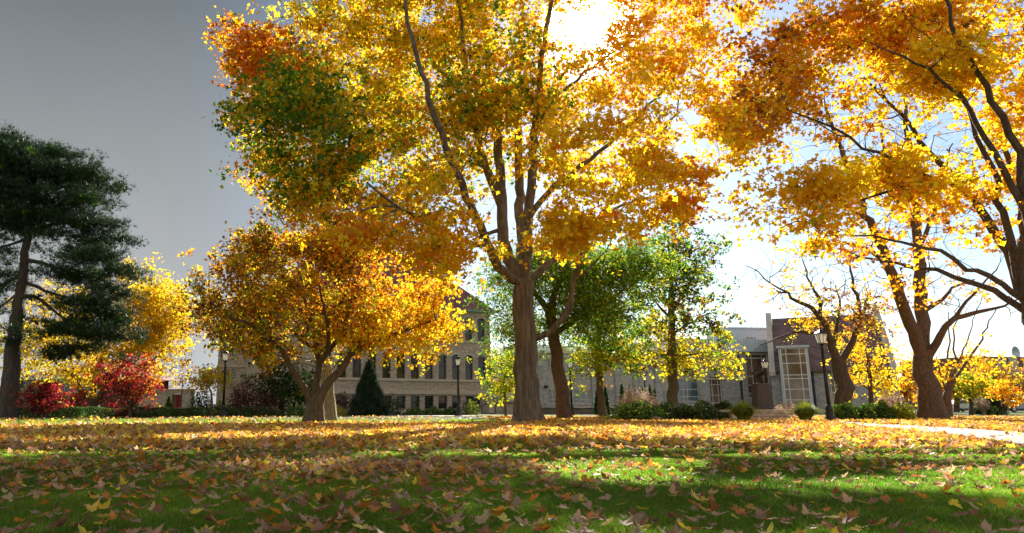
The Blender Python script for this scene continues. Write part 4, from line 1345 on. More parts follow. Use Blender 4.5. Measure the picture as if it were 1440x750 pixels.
# pale bare tree behind the broad maple
tree("bare_tree", "pale barked bare tree standing close behind the broad maple", 32, 458,
     [([(459, 589), (458, 570), (457, 540), (455, 500), (450, 450), (440, 400), (430, 340)], .42, .12), ([(455, 520), (440, 515), (420, 510), (395, 508)], .06, .02), ([(456, 500), (440, 492), (422, 500), (405, 495)], .06, .02),
      ([(456, 530), (470, 515), (478, 505), (490, 500)], .06, .02), ([(440, 400), (420, 360), (400, 320), (385, 290)], .12, .02), ([(440, 400), (455, 350), (462, 310)], .1, .02)],
     [], .1, 0, (.3, .2), 'leaf', 'bark_pale', LEAF3, 26, None, .3, .4, .4, 2.2, twig_targets=[(395, 312, 42, 32, 0, 2, 90), (430, 315, 40, 30, 0, 2, 50), (415, 505, 38, 20, -1, 1.4, 40), (470, 505, 25, 22, 0, 1.4, 24)], curl=.35, tip=.013)

# young tree by the hall corner, small yellow tree by the left lamp
tree("young_maple", "small lime green young tree by the hall corner, left of the great trunk", 40, 711, [([(711, 585), (711, 570), (711, 555), (711, 535)], .08, .05)],
     [(707, 528, 28, 26, 0, 1.1, 56, 'lime'), (715, 508, 18, 18, 0, .8, 20, 'lime'), (702, 550, 22, 8, 0, .8, 14, 'lime')], .15, 34, (.22, .18), 'leaf', 'bark_smooth', LEAF3, 27, None, .1, .2, .3, 1)
tree("yellow_tree", "small sparse yellow tree left of the lamp post by the old hall", 46, 298, [([(298, 582), (298, 565), (297, 550)], .1, .06)],
     [(288, 535, 22, 18, 0, 1.2, 38, 'ginkgo'), (304, 528, 12, 12, 0, .8, 12, 'ginkgo')], .17, 24, (.25, .2), 'leaf', 'bark_smooth', LEAF3, 28, None, .1, .2, .3, 1)

# ginkgo and its neighbours on the left
tree("ginkgo_tree", "bright yellow many stemmed tree glowing behind the dark pine", 52, 132,
     [([(132, 582), (130, 572)], .5, .45), ([(130, 574), (118, 550), (100, 528), (80, 510), (62, 495)], .24, .05), ([(131, 574), (132, 550), (136, 520), (150, 490), (165, 455)], .26, .05), ([(132, 574), (145, 552), (165, 525), (190, 490), (215, 450)], .24, .05),
      ([(132, 574), (155, 555), (185, 530), (215, 505), (240, 480)], .16, .04), ([(131, 574), (112, 548), (100, 510), (95, 470)], .16, .04)],
     [(205, 430, 42, 52, 0, 3.5, 190, 'ginkgo'), (240, 455, 27, 40, 0, 2.5, 70, 'ginkgo'), (200, 490, 52, 32, 0, 3, 110, 'ginkgo'), (110, 500, 62, 42, -1, 3.5, 120, 'ginkgo', .8), (40, 500, 40, 42, 0, 3, 64, 'oaklow'), (80, 440, 60, 40, 2, 3, 80, 'ginkgo', .8)],
     .2, 46, (.5, .42), 'leaf', 'bark_dark', LEAF3, 29, None, .2, .3, .6, 2, fl=0)

# the dark pine
pine_blobs = [(8, 225, 45, 32, 0, 3.0, 52), (60, 243, 60, 24, 0, 3, 70), (112, 250, 42, 26, 0, 2.6, 48), (30, 212, 36, 16, 0, 2, 22), (60, 285, 75, 20, 0, 3, 66), (130, 290, 34, 20, 0, 2, 30), (125, 318, 46, 13, 0, 2, 26), (40, 320, 60, 18, 1, 2.6, 36),
              (20, 275, 50, 24, 2, 3, 40), (100, 345, 50, 14, 1, 2.4, 30), (142, 358, 40, 13, 0, 2, 30), (120, 385, 56, 17, 0, 2.6, 42), (135, 415, 48, 16, 0, 2.4, 34), (150, 445, 36, 14, 0, 2, 26), (110, 430, 40, 16, -1, 2, 22),
              (140, 468, 48, 17, 0, 2.4, 38), (120, 495, 46, 16, 0, 2, 22), (90, 462, 30, 10, -1, 2, 12), (-30, 300, 60, 60, 0, 3, 70), (-30, 400, 50, 40, 0, 3, 40), (5, 350, 24, 20, 0, 2, 14), (30, 470, 28, 9, -1, 1.6, 9), (175, 340, 12, 7, 0, 1, 5)]
tree("pine_tree", "tall dark pine with leaning trunk at the left edge of the lawn", 40, 8,
     [([(8, 587), (12, 555), (17, 510), (24, 450), (33, 385), (40, 325), (46, 270), (52, 215)], .52, .05),
      ([(40, 325), (65, 318), (95, 312), (125, 312)], .11, .03), ([(36, 365), (60, 370), (90, 378), (130, 385)], .13, .03), ([(31, 400), (55, 405), (85, 415), (130, 425)], .12, .03), ([(26, 420), (50, 418), (80, 440), (115, 462)], .12, .03),
      ([(34, 380), (15, 395), (-10, 405), (-30, 410)], .1, .03), ([(40, 330), (15, 345), (-10, 350)], .1, .03), ([(28, 410), (10, 425), (-15, 440)], .09, .03), ([(44, 290), (75, 270), (110, 255)], .1, .03), ([(44, 290), (20, 270), (-10, 255)], .1, .03)],
     [b + ('pine',) for b in pine_blobs], .28, 62, (.42, .09), 'needle', 'bark_dark', TUFT, 30, None, .25, .5, .45, 3, keep_up=True, flat=.42, pocket=-.8, fl=0, cat="pine")

# red maples
tree("red_maple", "spreading crimson maple above the clipped hedge", 40, 182, [([(182, 587), (183, 578), (182, 568)], .12, .1), ([(182, 568), (172, 552), (160, 540)], .06, .02), ([(182, 568), (193, 552), (205, 540)], .06, .02)],
     [(182, 540, 38, 28, 0, 1.6, 120, 'red'), (160, 525, 22, 14, 0, 1, 26, 'red'), (190, 515, 22, 14, 0, 1, 26, 'red'), (205, 540, 18, 18, 0, 1, 22, 'rustgold'), (182, 565, 28, 8, 0, 1, 14, 'dkred')], .12, 30, (.2, .15), 'leaf', 'bark_dark', LEAF3, 31, None, .1, .2, .3, .4)
tree("red_maple", "low crimson maple bush by the foot of the pine", 38, 63, [([(63, 586), (62, 580), (61, 572)], .1, .08)],
     [(60, 560, 26, 16, 0, 1.2, 64, 'red'), (50, 545, 14, 10, 0, .7, 14, 'red'), (72, 550, 12, 10, 0, .7, 12, 'red'), (68, 574, 18, 8, 0, .8, 14, 'dkred')], .12, 28, (.18, .13), 'leaf', 'bark_dark', LEAF3, 32, None, .1, .2, .3, .2)
tree("red_maple", "small scarlet shrub maple under the yellow tree's stems", 49, 108, [([(108, 582), (108, 574)], .06, .05)],
     [(108, 565, 16, 9, 0, 1, 26, 'red')], .14, 24, (.2, .14), 'leaf', 'bark_dark', LEAF3, 33, None, .1, .2, .3, .2)
tree("orange_tree", "pale bronze tree in the gap between crimson maple and old hall", 75, 232, [([(232, 578), (232, 560), (232, 545)], .2, .14)],
     [(225, 520, 20, 20, 0, 2, 30, 'autbrown', .6), (262, 532, 22, 16, 0, 2, 26, 'autbrown', .6), (212, 545, 18, 20, 0, 2, 26, 'autbrown')], .24, 22, (.4, .35), 'leaf', 'bark_dark', LEAF3, 34, None, .2, .3, .8, 2)
tree("maple_tree", "dark olive round tree behind the broad maple's left fork", 50, 396, [([(396, 582), (396, 565), (396, 550)], .2, .14)],
     [(392, 540, 32, 30, 0, 2, 90, 'dkshrub'), (430, 550, 24, 24, 0, 2, 36, 'locust')], .2, 30, (.36, .3), 'leaf', 'bark_dark', LEAF3, 35, None, .2, .3, .6, .6)

# ------------------------------------------------------------------ shrubs, hedges, grasses
def stems(root, pts, r0, mat):
    mb = MB()
    for p in pts: mb.tube([(p[0] * .1, p[1] * .1, -.04), (p[0] * .5, p[1] * .5, p[2] * .55), tuple(p)], r0, 5)
    return mb.build("stem", mat, root)


def shrub(name, label, cat, px, Y, wpx, hpx, pal, n, leaf, shape='dome', group=None, tmpl=OVAL, mat='shrub', deep=None, seed=0, up=.3):
    rg = np.random.default_rng(seed + int(px * 7))
    b = base(px, Y)
    k = Y / F
    w, h = wpx * k / 2, hpx * k
    if shape == 'dome': w, h = w * 1.12, h * 1.18
    dp = deep or w
    root = empty(name, b, label, cat, group)
    if shape == 'dome':
        d = norm(rg.normal(0, 1, (n, 3))); d[:, 2] = np.abs(d[:, 2])
        lump = 1 + .16 * np.sin(d[:, 0] * 5 + px) * np.cos(d[:, 1] * 4 + 2) + .12 * np.sin(d[:, 2] * 7 + d[:, 0] * 6)
        P = d * (rg.uniform(.25, 1, (n, 1)) ** .5) * lump[:, None] * np.array((w, dp, h))
    elif shape == 'box':
        P = rg.uniform(-1, 1, (n, 3)) * np.array((w, dp, .5)) + (0, 0, .5)
        ax = rg.integers(0, 4, n)
        P[ax == 0, 1] = -dp + np.abs(rg.normal(0, .05, (ax == 0).sum()))
        P[ax == 1, 2] = 1 - np.abs(rg.normal(0, .04, (ax == 1).sum()))
        P[:, 2] *= h
        P[:, 2] += .05 * np.sin(P[:, 0] * 2.5 + px) * P[:, 2] / h
        P[:, 1] += .06 * np.sin(P[:, 0] * 3.1)
    else:                                             # cone
        t = 1 - np.sqrt(rg.uniform(0, 1, n))
        a = rg.uniform(0, 2 * pi, n)
        rr = w * (1 - t) ** (.75 if shape == 'flame' else 1.0) * (rg.uniform(.3, 1, n) ** .4) * (1 + .15 * np.sin(a * 5 + t * 20))
        P = np.stack([rr * np.cos(a), rr * np.sin(a), t * h + .05], 1)
    P[:, 2] = np.maximum(P[:, 2], .03)
    if shape in ('cone', 'flame'): stems(root, [(0.01, 0.01, h * .9)], w * .08 + .01, M['bark_dark'])
    else: stems(root, [P[i] * .75 for i in rg.choice(n, 9)], .014, M['bark_dark'])
    leaf_cloud("foliage", P, leaf * rg.uniform(.7, 1.3, n), colours(n, pal, rg), tmpl, M[mat], root, rg, up)
    return root


def grass_clump(name, label, px, Y, wpx, hpx, pal, n, plume=None, seed=0, group=None, width=.012):
    rg = np.random.default_rng(seed + int(px))
    b = base(px, Y); k = Y / F
    w, h = wpx * k / 2 * 1.25, hpx * k * 1.2
    root = empty(name, b, label, "ornamental grass", group)

    def blades(n, hmin, hmax, wd, lean):
        a = rg.uniform(0, 2 * pi, n); q = rg.uniform(0, 1, n) ** .6 * lean
        hh = h * rg.uniform(hmin, hmax, n)
        V = np.zeros((n, 5, 2, 3))
        d = np.stack([np.cos(a), np.sin(a)], 1)
        sd_ = np.stack([-np.sin(a), np.cos(a)], 1)
        r0 = w * .22 * rg.uniform(0, 1, n) ** .5
        for i, s in enumerate((0, .3, .58, .82, 1.0)):
            rad = r0 + (w - r0) * q * s ** 1.7
            z = hh * (s * 1.25 - .25 * s * s - q * .55 * s ** 3)
            ww = wd * (1 - .9 * s)
            for j, sg in enumerate((-1, 1)):
                V[:, i, j, :2] = d * rad[:, None] + sd_ * (ww * sg)
                V[:, i, j, 2] = z
        f = np.array([(2 * i, 2 * i + 1, 2 * i + 3, 2 * i + 2) for i in range(4)])
        Fc = (f[None] + (np.arange(n) * 10)[:, None, None]).reshape(-1, 4)
        return V, Fc
    V, Fc = blades(n, .6, 1.05, width, 1.0)
    link("blades", np_mesh("blades", V.reshape(-1, 3), Fc, 4, M['shrub'], np.repeat(colours(n, pal, rg), 10, 0)), root)
    if plume:
        m_ = plume
        V, Fc = blades(m_, .95, 1.3, .006, .75)
        link("stalk", np_mesh("stalk", V.reshape(-1, 3), Fc, 4, M['shrub'], np.repeat(colours(m_, 'pink', rg), 10, 0)), root)
        tips = V[:, 4].mean(1)
        P = np.repeat(tips, 26, 0) + rg.normal(0, 1, (m_ * 26, 3)) * (.05, .05, .11)
        leaf_cloud("plumes", P, .07 * rg.uniform(.6, 1.2, len(P)), colours(len(P), 'pink', rg), OVAL, M['shrub'], root, rg, .2)
    return root


HG = "clipped hedges along the west lawn"
for i, (px, wp, Y, hp, lab) in enumerate(((40, 66, 42, 12, "clipped hedge running behind the foot of the pine"), (97, 42, 39.5, 15, "rounded clipped hedge end catching sunlit streaks beside the low crimson maple"),
                                          (148, 58, 41, 13, "clipped hedge under the spreading crimson maple, left of its stem"), (212, 54, 41, 14, "clipped hedge just right of the spreading crimson maple"),
                                          (264, 44, 42.5, 12, "clipped hedge nearest the lamp post by the old hall"))):
    shrub("hedge", lab, "hedge", px, Y, wp, hp, 'hedge', 4200, .075, 'box', HG, deep=.42, seed=i, mat='shrub')
shrub("shrub", "brown red rounded shrub at the stem of the crimson maple", "shrub", 173, 40.4, 26, 10, 'dkred', 900, .09, seed=1)
shrub("shrub", "small dark pointed evergreen behind the hedges", "shrub", 236, 50, 17, 26, 'juniper', 1400, .12, 'cone', seed=2)
shrub("shrub", "dark evergreen shrub under the small yellow tree", "shrub", 280, 50, 30, 32, 'dkshrub', 1500, .14, seed=3)
shrub("shrub", "yellow green low shrub at the lamp post by the old hall", "shrub", 307, 48, 34, 16, 'juniper', 1400, .12, seed=4)
shrub("shrub", "big dark maroon shrub under the hall's narrow windows", "shrub", 345, 52, 52, 42, 'dkred', 3200, .15, seed=5)
shrub("shrub", "dark plum rounded shrub between maroon shrub and olive tree", "shrub", 376, 49, 34, 30, 'dkred', 1600, .13, seed=6)
shrub("shrub", "long low dark green bed of shrubs at the lawn's far edge", "shrub", 352, 47, 90, 11, 'dkshrub', 3400, .11, seed=7, deep=.9)
shrub("shrub", "pale green low shrub beside the broad maple's trunk", "shrub", 418, 47, 26, 12, 'juniper', 900, .11, seed=8)
shrub("shrub", "reddish brown hydrangea like shrub left of the dark spruce", "shrub", 478, 53, 36, 26, 'dkred', 1500, .13, seed=9)
shrub("shrub", "straw coloured low shrub right of the broad maple's trunk", "shrub", 470, 50, 30, 12, 'oaklow', 900, .11, seed=10)
shrub("spruce_tree", "dark blue green conical spruce in front of the old hall", "spruce", 518, 49, 54, 76, 'spruce', 5200, .26, 'cone', tmpl=TUFT, mat='needle', seed=11, up=.6)
shrub("shrub", "dark bushy shrub right of the conical spruce", "shrub", 548, 53, 34, 22, 'dkshrub', 1500, .13, seed=12)
for i, (px, wp, hp, pal, lab) in enumerate(((582, 24, 8, 'juniper', "low green box shrub under the hall windows, nearest the spruce"), (608, 26, 9, 'juniper', "low green box shrub under the middle hall windows"), (632, 20, 8, 'hedge', "low dark box shrub just left of the hall's lamp post"),
                                            (661, 24, 17, 'oak', "taller bronze green shrub just right of the hall's lamp post"))):
    shrub("box_shrub", lab, "shrub", px, 55, wp, hp, pal, 1100, .12, 'dome', "shrubs under the hall windows", seed=20 + i)
AG = "narrow upright evergreens before the long building"
for px, Y, wp, hp, lab in ((841, 53, 11, 38, "narrow evergreen half hidden left of the slender trunk"), (853, 53, 11, 42, "narrow evergreen just right of the slender trunk"), (876.5, 52, 13, 44, "leftmost evergreen rising from behind the pink plumed grass"),
                           (887, 52, 11, 43, "second evergreen from the left behind the pink plumed grass"), (894.5, 52, 9, 36, "small evergreen tucked between taller ones behind the pink plumes"), (905, 52, 15, 39, "broad evergreen beside the short lamp post"),
                           (916.5, 52, 10, 42, "taller evergreen just right of the short lamp post"), (922.5, 52, 11, 36, "rightmost of the evergreens beside the oak trunk")):
    shrub("arborvitae", lab, "evergreen", px, Y, wp, hp, 'arbor', 1500, .13, 'flame', AG, seed=31)
grass_clump("plume_grass", "mound of tall grass topped with pinkish plumes", 898, 31.5, 54, 30, 'reed', 1700, 95, 41)
JG = "dark junipers along the lawn edge"
for px, Y, wp, hp, pal, lab in ((895, 30.5, 66, 22, 'juniper', "sunlit spreading juniper below the pink plumes"), (936, 31, 46, 20, 'dkshrub', "dark spreading juniper in front of the oak trunk"), (982, 31, 56, 22, 'dkshrub', "wide dark juniper right of the oak trunk"),
                                (1018, 34, 26, 20, 'dkshrub', "small dull shrub behind the stone bench")):
    shrub("juniper", lab, "juniper", px, Y, wp, hp, pal, 3600, .12, 'dome', JG, SPRAY, 'shrub', seed=50, up=.6)
grass_clump("fountain_grass", "lime green fountain grass mound left of the pedestal", 1046, 29, 46, 27, 'reed', 2600, None, 51, "fountain grass mounds", .012)
grass_clump("fountain_grass", "dark green fountain grass mound left of the tall lamp post", 1133, 29, 44, 26, 'reed', 2600, None, 52, "fountain grass mounds", .012)
for px, Y, wp, hp, pal, lab in ((1188, 31, 34, 20, 'juniper', "bushy juniper just right of the tall lamp post"), (1215, 31.5, 26, 18, 'juniper', "middle juniper in the row left of the wide trunk"), (1240, 32, 28, 22, 'juniper', "upright tipped juniper in the row left of the wide trunk"),
                                (1268, 32, 30, 19, 'lime', "bright lime shrub ending the row by the wide trunk")):
    shrub("juniper", lab, "juniper", px, Y, wp, hp, pal, 2800, .11, 'dome', "junipers right of the tall lamp post", SPRAY, 'shrub', seed=60, up=.6)
shrub("flowering_shrub", "pale pink flowering shrub behind the pedestal's stone base", "shrub", 1105, 36, 30, 18, 'pink', 900, .1, seed=70)
grass_clump("plume_grass", "pale pink plumed grass behind the lime shrub", 1258, 36, 36, 26, 'straw' if 'straw' in PAL else 'pink', 900, 60, 71)
grass_clump("plume_grass", "straw coloured upright grass on the far right lawn", 1384, 52, 16, 17, 'pink', 700, 40, 72)
shrub("shrub", "grey green rounded shrub beside the straw coloured grass", "shrub", 1398, 52, 20, 10, 'juniper', 800, .14, seed=73)
shrub("weeping_spruce", "dark weeping evergreen arching over the far right lawn", "evergreen", 1392, 57, 34, 24, 'spruce', 2200, .22, 'dome', tmpl=TUFT, mat='needle', seed=74)
shrub("shrub", "white flowered low cushion plant at the lawn edge below the junipers", "plant", 922, 29.6, 14, 6, 'pink', 500, .06, seed=75)


# ------------------------------------------------------------------ lamp posts
def make_lamp(px, Y, hpx, label, group):
    b = base(px, Y)
    h = 4.0
    root = empty("street_lamp", b, label, "street lamp", group)
    mb = MB()
    mb.lathe([(.26, -.05), (.26, .06), (.23, .08), (.21, .14), (.16, .2), (.14, .5), (.155, .54), (.13, .58), (.10, .66), (.085, .72)], 16)
    mb.build("base", M['black_iron'], root, True)
    mb = MB().lathe([(.075, .72), (.068, 1.8), (.058, 3.05), (.075, 3.08), (.055, 3.12), (.055, 3.2), (.10, 3.26), (.13, 3.3)], 14)
    mb.build("post", M['black_iron'], root, True)
    lan = MB()
    for sx in (-1, 1):
        for sy in (-1, 1):
            lan.tube([(sx * .12, sy * .12, 3.3), (sx * .185, sy * .185, 3.72)], .014, 5)
    for s in (-1, 1):
        lan.tube([(0, s * .122, 3.3), (0, s * .19, 3.72)], .009, 4).tube([(s * .122, 0, 3.3), (s * .19, 0, 3.72)], .009, 4)
    lan.frustum(0, 0, 3.285, 3.315, .135, .135)
    lo = lan.build("lantern", M['black_iron'], root)
    MB().frustum(0, 0, 3.32, 3.70, .108, .172).build("glass", M['lamp_glass'], lo)
    MB().frustum(0, 0, 3.715, 3.75, .225, .225).frustum(0, 0, 3.752, 3.86, .19, .07).lathe([(.07, 3.862), (.05, 3.9), (.02, 3.92), (.035, 3.95), (.01, 4.0)], 10).build("cap", M['black_iron'], lo)
    root.scale = (hpx * Y / F / h,) * 3
    return root


LG = "black lantern lamp posts round the lawn"
lamp0 = make_lamp(1168, 29.5, 130, "tallest black lantern lamp post, in front of the gabled building", LG)


def lamp(px, Y, hpx, label):
    return copy_tree(lamp0, base(px, Y), label, None, (hpx * Y / F / 4.0,) * 3)


lamp(313.5, 44, 93, "black lantern lamp post left of the broad maple, by the old hall")
lamp(645, 46, 84, "black lantern lamp post in front of the old hall's arched windows")
lamp(804.5, 50, 79, "black lantern lamp post just right of the leaning locust trunk")
lamp(909.5, 58, 56, "short distant lamp post among the narrow evergreens")
lamp(1047, 48, 58, "short lamp post left of the stone pedestal")
lamp(1083, 40, 82, "black lantern lamp post close behind the pedestal's right side")

# red banner on a thin pole
b = base(254, 55)
rt = empty("banner_pole", b, "thin pole with a small red banner by the grey block wall", "banner pole")
MB().lathe([(.09, -.05), (.08, .1), (.04, .2), (.035, 2.6), (.01, 2.66)], 8).build("pole", M['black_iron'], rt, True)
mb = MB()
for i in range(6): mb.box(-.42 + .012 * sin(i * 1.3), -.05, -.012 + .015 * sin(i), .008 + .015 * sin(i), .55 + i * .15, .7 + i * .15)
mb.build("banner", plain("red_cloth", (.22, .02, .025), .8), rt)

# ------------------------------------------------------------------ pedestal with bronze, bench, handrail, parked cars
b = base(1074, 34)
k = 34 / F
rt = empty("stone_pedestal", b, "dark tapering granite pedestal on a pale stepped stone base", "pedestal")
mb = MB()
for z_, a_ in ((0, .92), (.16, .86), (.32, .80)): mb.frustum(0, 0, z_ - (.1 if z_ == 0 else 0), z_ + .157, a_, a_ - .01, .7, .69)
mb.build("base", M['stone'], rt, bevel=.015)
MB().frustum(0, 0, .479, .479 + 35 * k, 10.8 * k, 8.8 * k, .32, .26).build("block", M['granite'], rt, bevel=.02)
zt_ = .479 + 35 * k
sc = empty("bronze_sculpture", b + np.array((0, 0, zt_)), "bronze bird with spread wings on a ring, atop the granite pedestal", "sculpture")
mb = MB()
mb.tube([(.30 * cos(q), .0, .28 + .28 * sin(q)) for q in np.linspace(-pi, 0, 15)], .018, 6)
mb.tube([(0, 0, 0), (0, 0, .32)], .025, 6)
mb.build("ring_stand", M['bronze'], sc)
body = [(-.30, .015), (-.24, .05), (-.1, .085), (.04, .09), (.16, .06), (.22, .055), (.27, .05), (.31, .02), (.36, .006)]
vs_ = MB().lathe([(r_, x_) for x_, r_ in body], 10)
MB().add([(z_, x_ * .9, .38 + y_ * .9 + z_ * .22) for x_, y_, z_ in vs_.v], vs_.f).build("bird_body", M['bronze'], sc, True)
mb = MB()
for s in (-1, 1):
    mb.add([(-.12, s * .05, .39), (.12, s * .05, .43), (.08, s * .35, .52), (-.05, s * .6, .58), (-.2, s * .38, .47),
            (-.12, s * .05, .37), (.12, s * .05, .41), (.08, s * .35, .505), (-.05, s * .6, .57), (-.2, s * .38, .455)],
           [(0, 1, 2, 3, 4), (9, 8, 7, 6, 5)] + [(i, i + 5, (i + 1) % 5 + 5, (i + 1) % 5) for i in range(5)])
mb.build("wings", M['bronze'], sc)

b = base(1018, 32.5)
rt = empty("stone_bench", b, "low pale stone bench between wide juniper and fountain grass", "bench")
MB().box(-.62, .62, -.2, .2, .36, .45).build("seat", M['trim'], rt, bevel=.015)
for s in (-1, 1): MB().frustum(s * .42, 0, -.04, .359, .11, .09, .17, .15).build("leg", M['trim'], rt)

b = base(692, 58)
rt = empty("handrail", b, "thin dark handrail sloping down beside the hall entrance", "handrail")
MB().tube([(-1.1, 0, .35), (-.9, 0, .62), (.3, 0, 1.1), (.9, 0, 1.1)], .03, 6).build("rail", M['black_iron'], rt)
for x_, z_ in ((-.8, .66), (.3, 1.1), (.88, 1.1)): MB().tube([(x_, 0, -.05), (x_, 0, z_)], .025, 6).build("post", M['black_iron'], rt)


def car(px, Y, rz, paint, label):
    b = base(px, Y)
    rt = empty("parked_car", b, label, "car", "cars parked beyond the right lawn", rz)
    side = [(-2.1, .35), (-2.15, .62), (-2.0, .86), (-1.35, .95), (-.75, 1.38), (.55, 1.42), (1.35, 1.0), (2.05, .88), (2.15, .6), (2.1, .35)]
    MB().prism_y(side, -.82, .82).build("body", paint, rt, bevel=.07)
    gl = [(-1.18, .98), (-.7, 1.33), (.5, 1.36), (1.15, 1.0)]
    MB().prism_y(gl, -.84, .84).build("side_windows", M['glass'], rt)
    for x_ in (-1.3, 1.3):
        for s in (-1, 1):
            w_ = MB().lathe([(.2, -.1), (.32, -.09), (.33, 0), (.32, .09), (.2, .1)], 18)
            o = MB().add([(x_ + a_, s * .76 + c_, .32 + b_) for a_, b_, c_ in w_.v], w_.f).build("wheel", M['frame_dark'], rt, True)
            w_ = MB().lathe([(.05, -.11), (.19, -.112), (.19, .112), (.05, .11)], 14)
            MB().add([(x_ + a_, s * .76 + c_, .32 + b_) for a_, b_, c_ in w_.v], w_.f).build("rim", M['zinc'], o)
    for x_, s in ((2.13, -1), (2.13, 1)): MB().box(x_ - .06, x_ + .02, s * .6 - .16, s * .6 + .16, .62, .76).build("headlight", M['frame_white'], rt)


car(1349, 88, .15, plain("white_car_paint", (.65, .66, .68), .25, 0, .03), "white car parked beyond the lawn, seen beside the wide trunk")
car(1437, 80, -.1, plain("silver_blue_car_paint", (.35, .42, .52), .25, .3, .03), "silver blue car parked at the right edge beyond the lawn")

# ------------------------------------------------------------------ grass blades and fallen leaves
rg = np.random.default_rng(99)


def in_path(x, y):
    """true on the eastern concrete path"""
    A = np.array([p[:2] for p in PATH_LOW]); B = np.array([p[:2] for p in PATH_UP])
    poly = np.concatenate([A, B[::-1]])
    ins = np.zeros(len(x), bool)
    j = len(poly) - 1
    for i in range(len(poly)):
        xi, yi = poly[i]; xj, yj = poly[j]
        c = ((yi > y) != (yj > y)) & (x < (xj - xi) * (y - yi) / (yj - yi + 1e-12) + xi)
        ins ^= c
        j = i
    return ins


def view_points(n, y0, y1, power=2.0, xl=-.62, xr=.93):
    """ground points spread over the lawn that lies before the camera between y0 and y1 metres"""
    u = rg.uniform(0, 1, n)
    y = (y0 ** power + u * (y1 ** power - y0 ** power)) ** (1 / power)
    x = y * rg.uniform(xl, xr, n) + rg.normal(0, .3, n)
    return x, y


Vs, Cs, cnt = [], [], 0
for n_, y0, y1, hh, wd in ((230000, 2.6, 5.5, .036, .0026), (230000, 5.5, 10, .042, .0045), (130000, 10, 18, .05, .010), (60000, 18, 34, .05, .018)):
    x, y = view_points(n_, y0, y1)
    ok = ~in_path(x, y)
    x, y = x[ok], y[ok]; n_ = len(x)
    a = rg.uniform(0, 2 * pi, n_)
    tuft = .75 + .35 * np.sin(x * 3.1 + 2 * np.sin(y * 2.3)) * np.sin(y * 2.7 + x)
    h_ = hh * rg.uniform(.5, 1.25, n_) * tuft
    le = rg.uniform(.1, .8, n_) * h_
    b_ = rg.uniform(0, 2 * pi, n_)
    V = np.zeros((n_, 5, 3))
    for i, (s, q) in enumerate(((0, -1), (0, 1), (.6, .8), (.6, -.8), (1, 0))):
        V[:, i, 0] = x + np.cos(a) * wd * q * (1 - .4 * s) + np.cos(b_) * le * s * s
        V[:, i, 1] = y + np.sin(a) * wd * q * (1 - .4 * s) + np.sin(b_) * le * s * s
        V[:, i, 2] = h_ * s
    pat = .5 + .5 * np.sin(x * .9 + 1.7 * np.sin(y * .7)) * np.sin(y * .8)
    c = np.array((.060, .140, .010)) * (1 - pat[:, None]) + np.array((.12, .21, .012)) * pat[:, None]
    c = c * rg.uniform(.65, 1.35, (n_, 1))
    c = c * (.8 + .4 * (.5 + .5 * np.sin(x * 1.7 + 3 * np.sin(y * 1.1)) * np.sin(y * 2.1 + 2 * np.sin(x * .8))))[:, None]
    dry = rg.uniform(0, 1, n_) < .14
    c[dry] = np.array((.22, .18, .08)) * rg.uniform(.7, 1.2, (dry.sum(), 1))
    Vs.append(V.reshape(-1, 3)); Cs.append(np.repeat(c, 5, 0)); cnt += n_
V = np.concatenate(Vs); c = np.concatenate(Cs)
o5 = np.arange(cnt) * 5
tri = np.stack([o5, o5 + 1, o5 + 2, o5, o5 + 2, o5 + 3, o5 + 3, o5 + 2, o5 + 4], 1).reshape(-1, 3)
tag(link("grass", np_mesh("grass", V, tri, 3, M['blade'], c)), "short green lawn grass", None, None, "stuff")

# maple leaf with five pointed lobes and curl
def maple_outline():
    pts = []
    for ang, r in ((-90, .10), (-62, .30), (-38, .52), (-30, .38), (-14, .42), (4, .66), (10, .52), (24, .60), (30, .40), (46, .38), (62, .62), (74, .66), (80, .78), (90, 1.0)):
        pts.append((r * cos(radians(ang)), r * sin(radians(ang))))
    return pts + [(-x, y) for x, y in pts[-2:0:-1]]


OUT = np.array(maple_outline()) * .52


def curled(seed, amount):
    r_ = random.Random(seed)
    k1, k2, ph = r_.uniform(-1, 1) * amount, r_.uniform(.2, 1.1) * amount, r_.uniform(0, 6)
    v = [(0, .02, 0)] + [(x, y, 0) for x, y in OUT]
    n0 = len(OUT)
    res = []
    for i, (x, y, z) in enumerate(v):
        r2 = x * x + y * y
        z = k2 * r2 * 1.3 + k1 * x * y * 1.2 + .05 * amount * sin(5 * math.atan2(y, x) + ph) * sqrt(r2) * 2 + .18 * abs(x) * amount
        res.append((x * (1 - .18 * amount * abs(x)), y, z))
    f = [(0, 1 + i, 1 + (i + 1) % n0) for i in range(n0)]
    s0 = len(res)
    res += [(-.012, -.03, .0), (.012, -.03, .0), (.03, -.55, .06 + .12 * amount), (.012, -.55, .07 + .12 * amount)]
    f += [(s0, s0 + 1, s0 + 2), (s0, s0 + 2, s0 + 3)]
    return np.array(res), np.array(f)


LEAFS = [curled(i, .35 + .11 * i) for i in range(7)]
KIND = [('tan', 'pale tan'), ('rust', 'russet brown'), ('orange', 'orange'), ('yellow', 'yellow')]
LPAL = {'tan': (.46, .28, .16), 'rust': (.25, .095, .035), 'orange': (.56, .21, .025), 'yellow': (.70, .48, .05)}
for k_ in LPAL: PAL['fallen_' + k_] = [(k_, 1)]


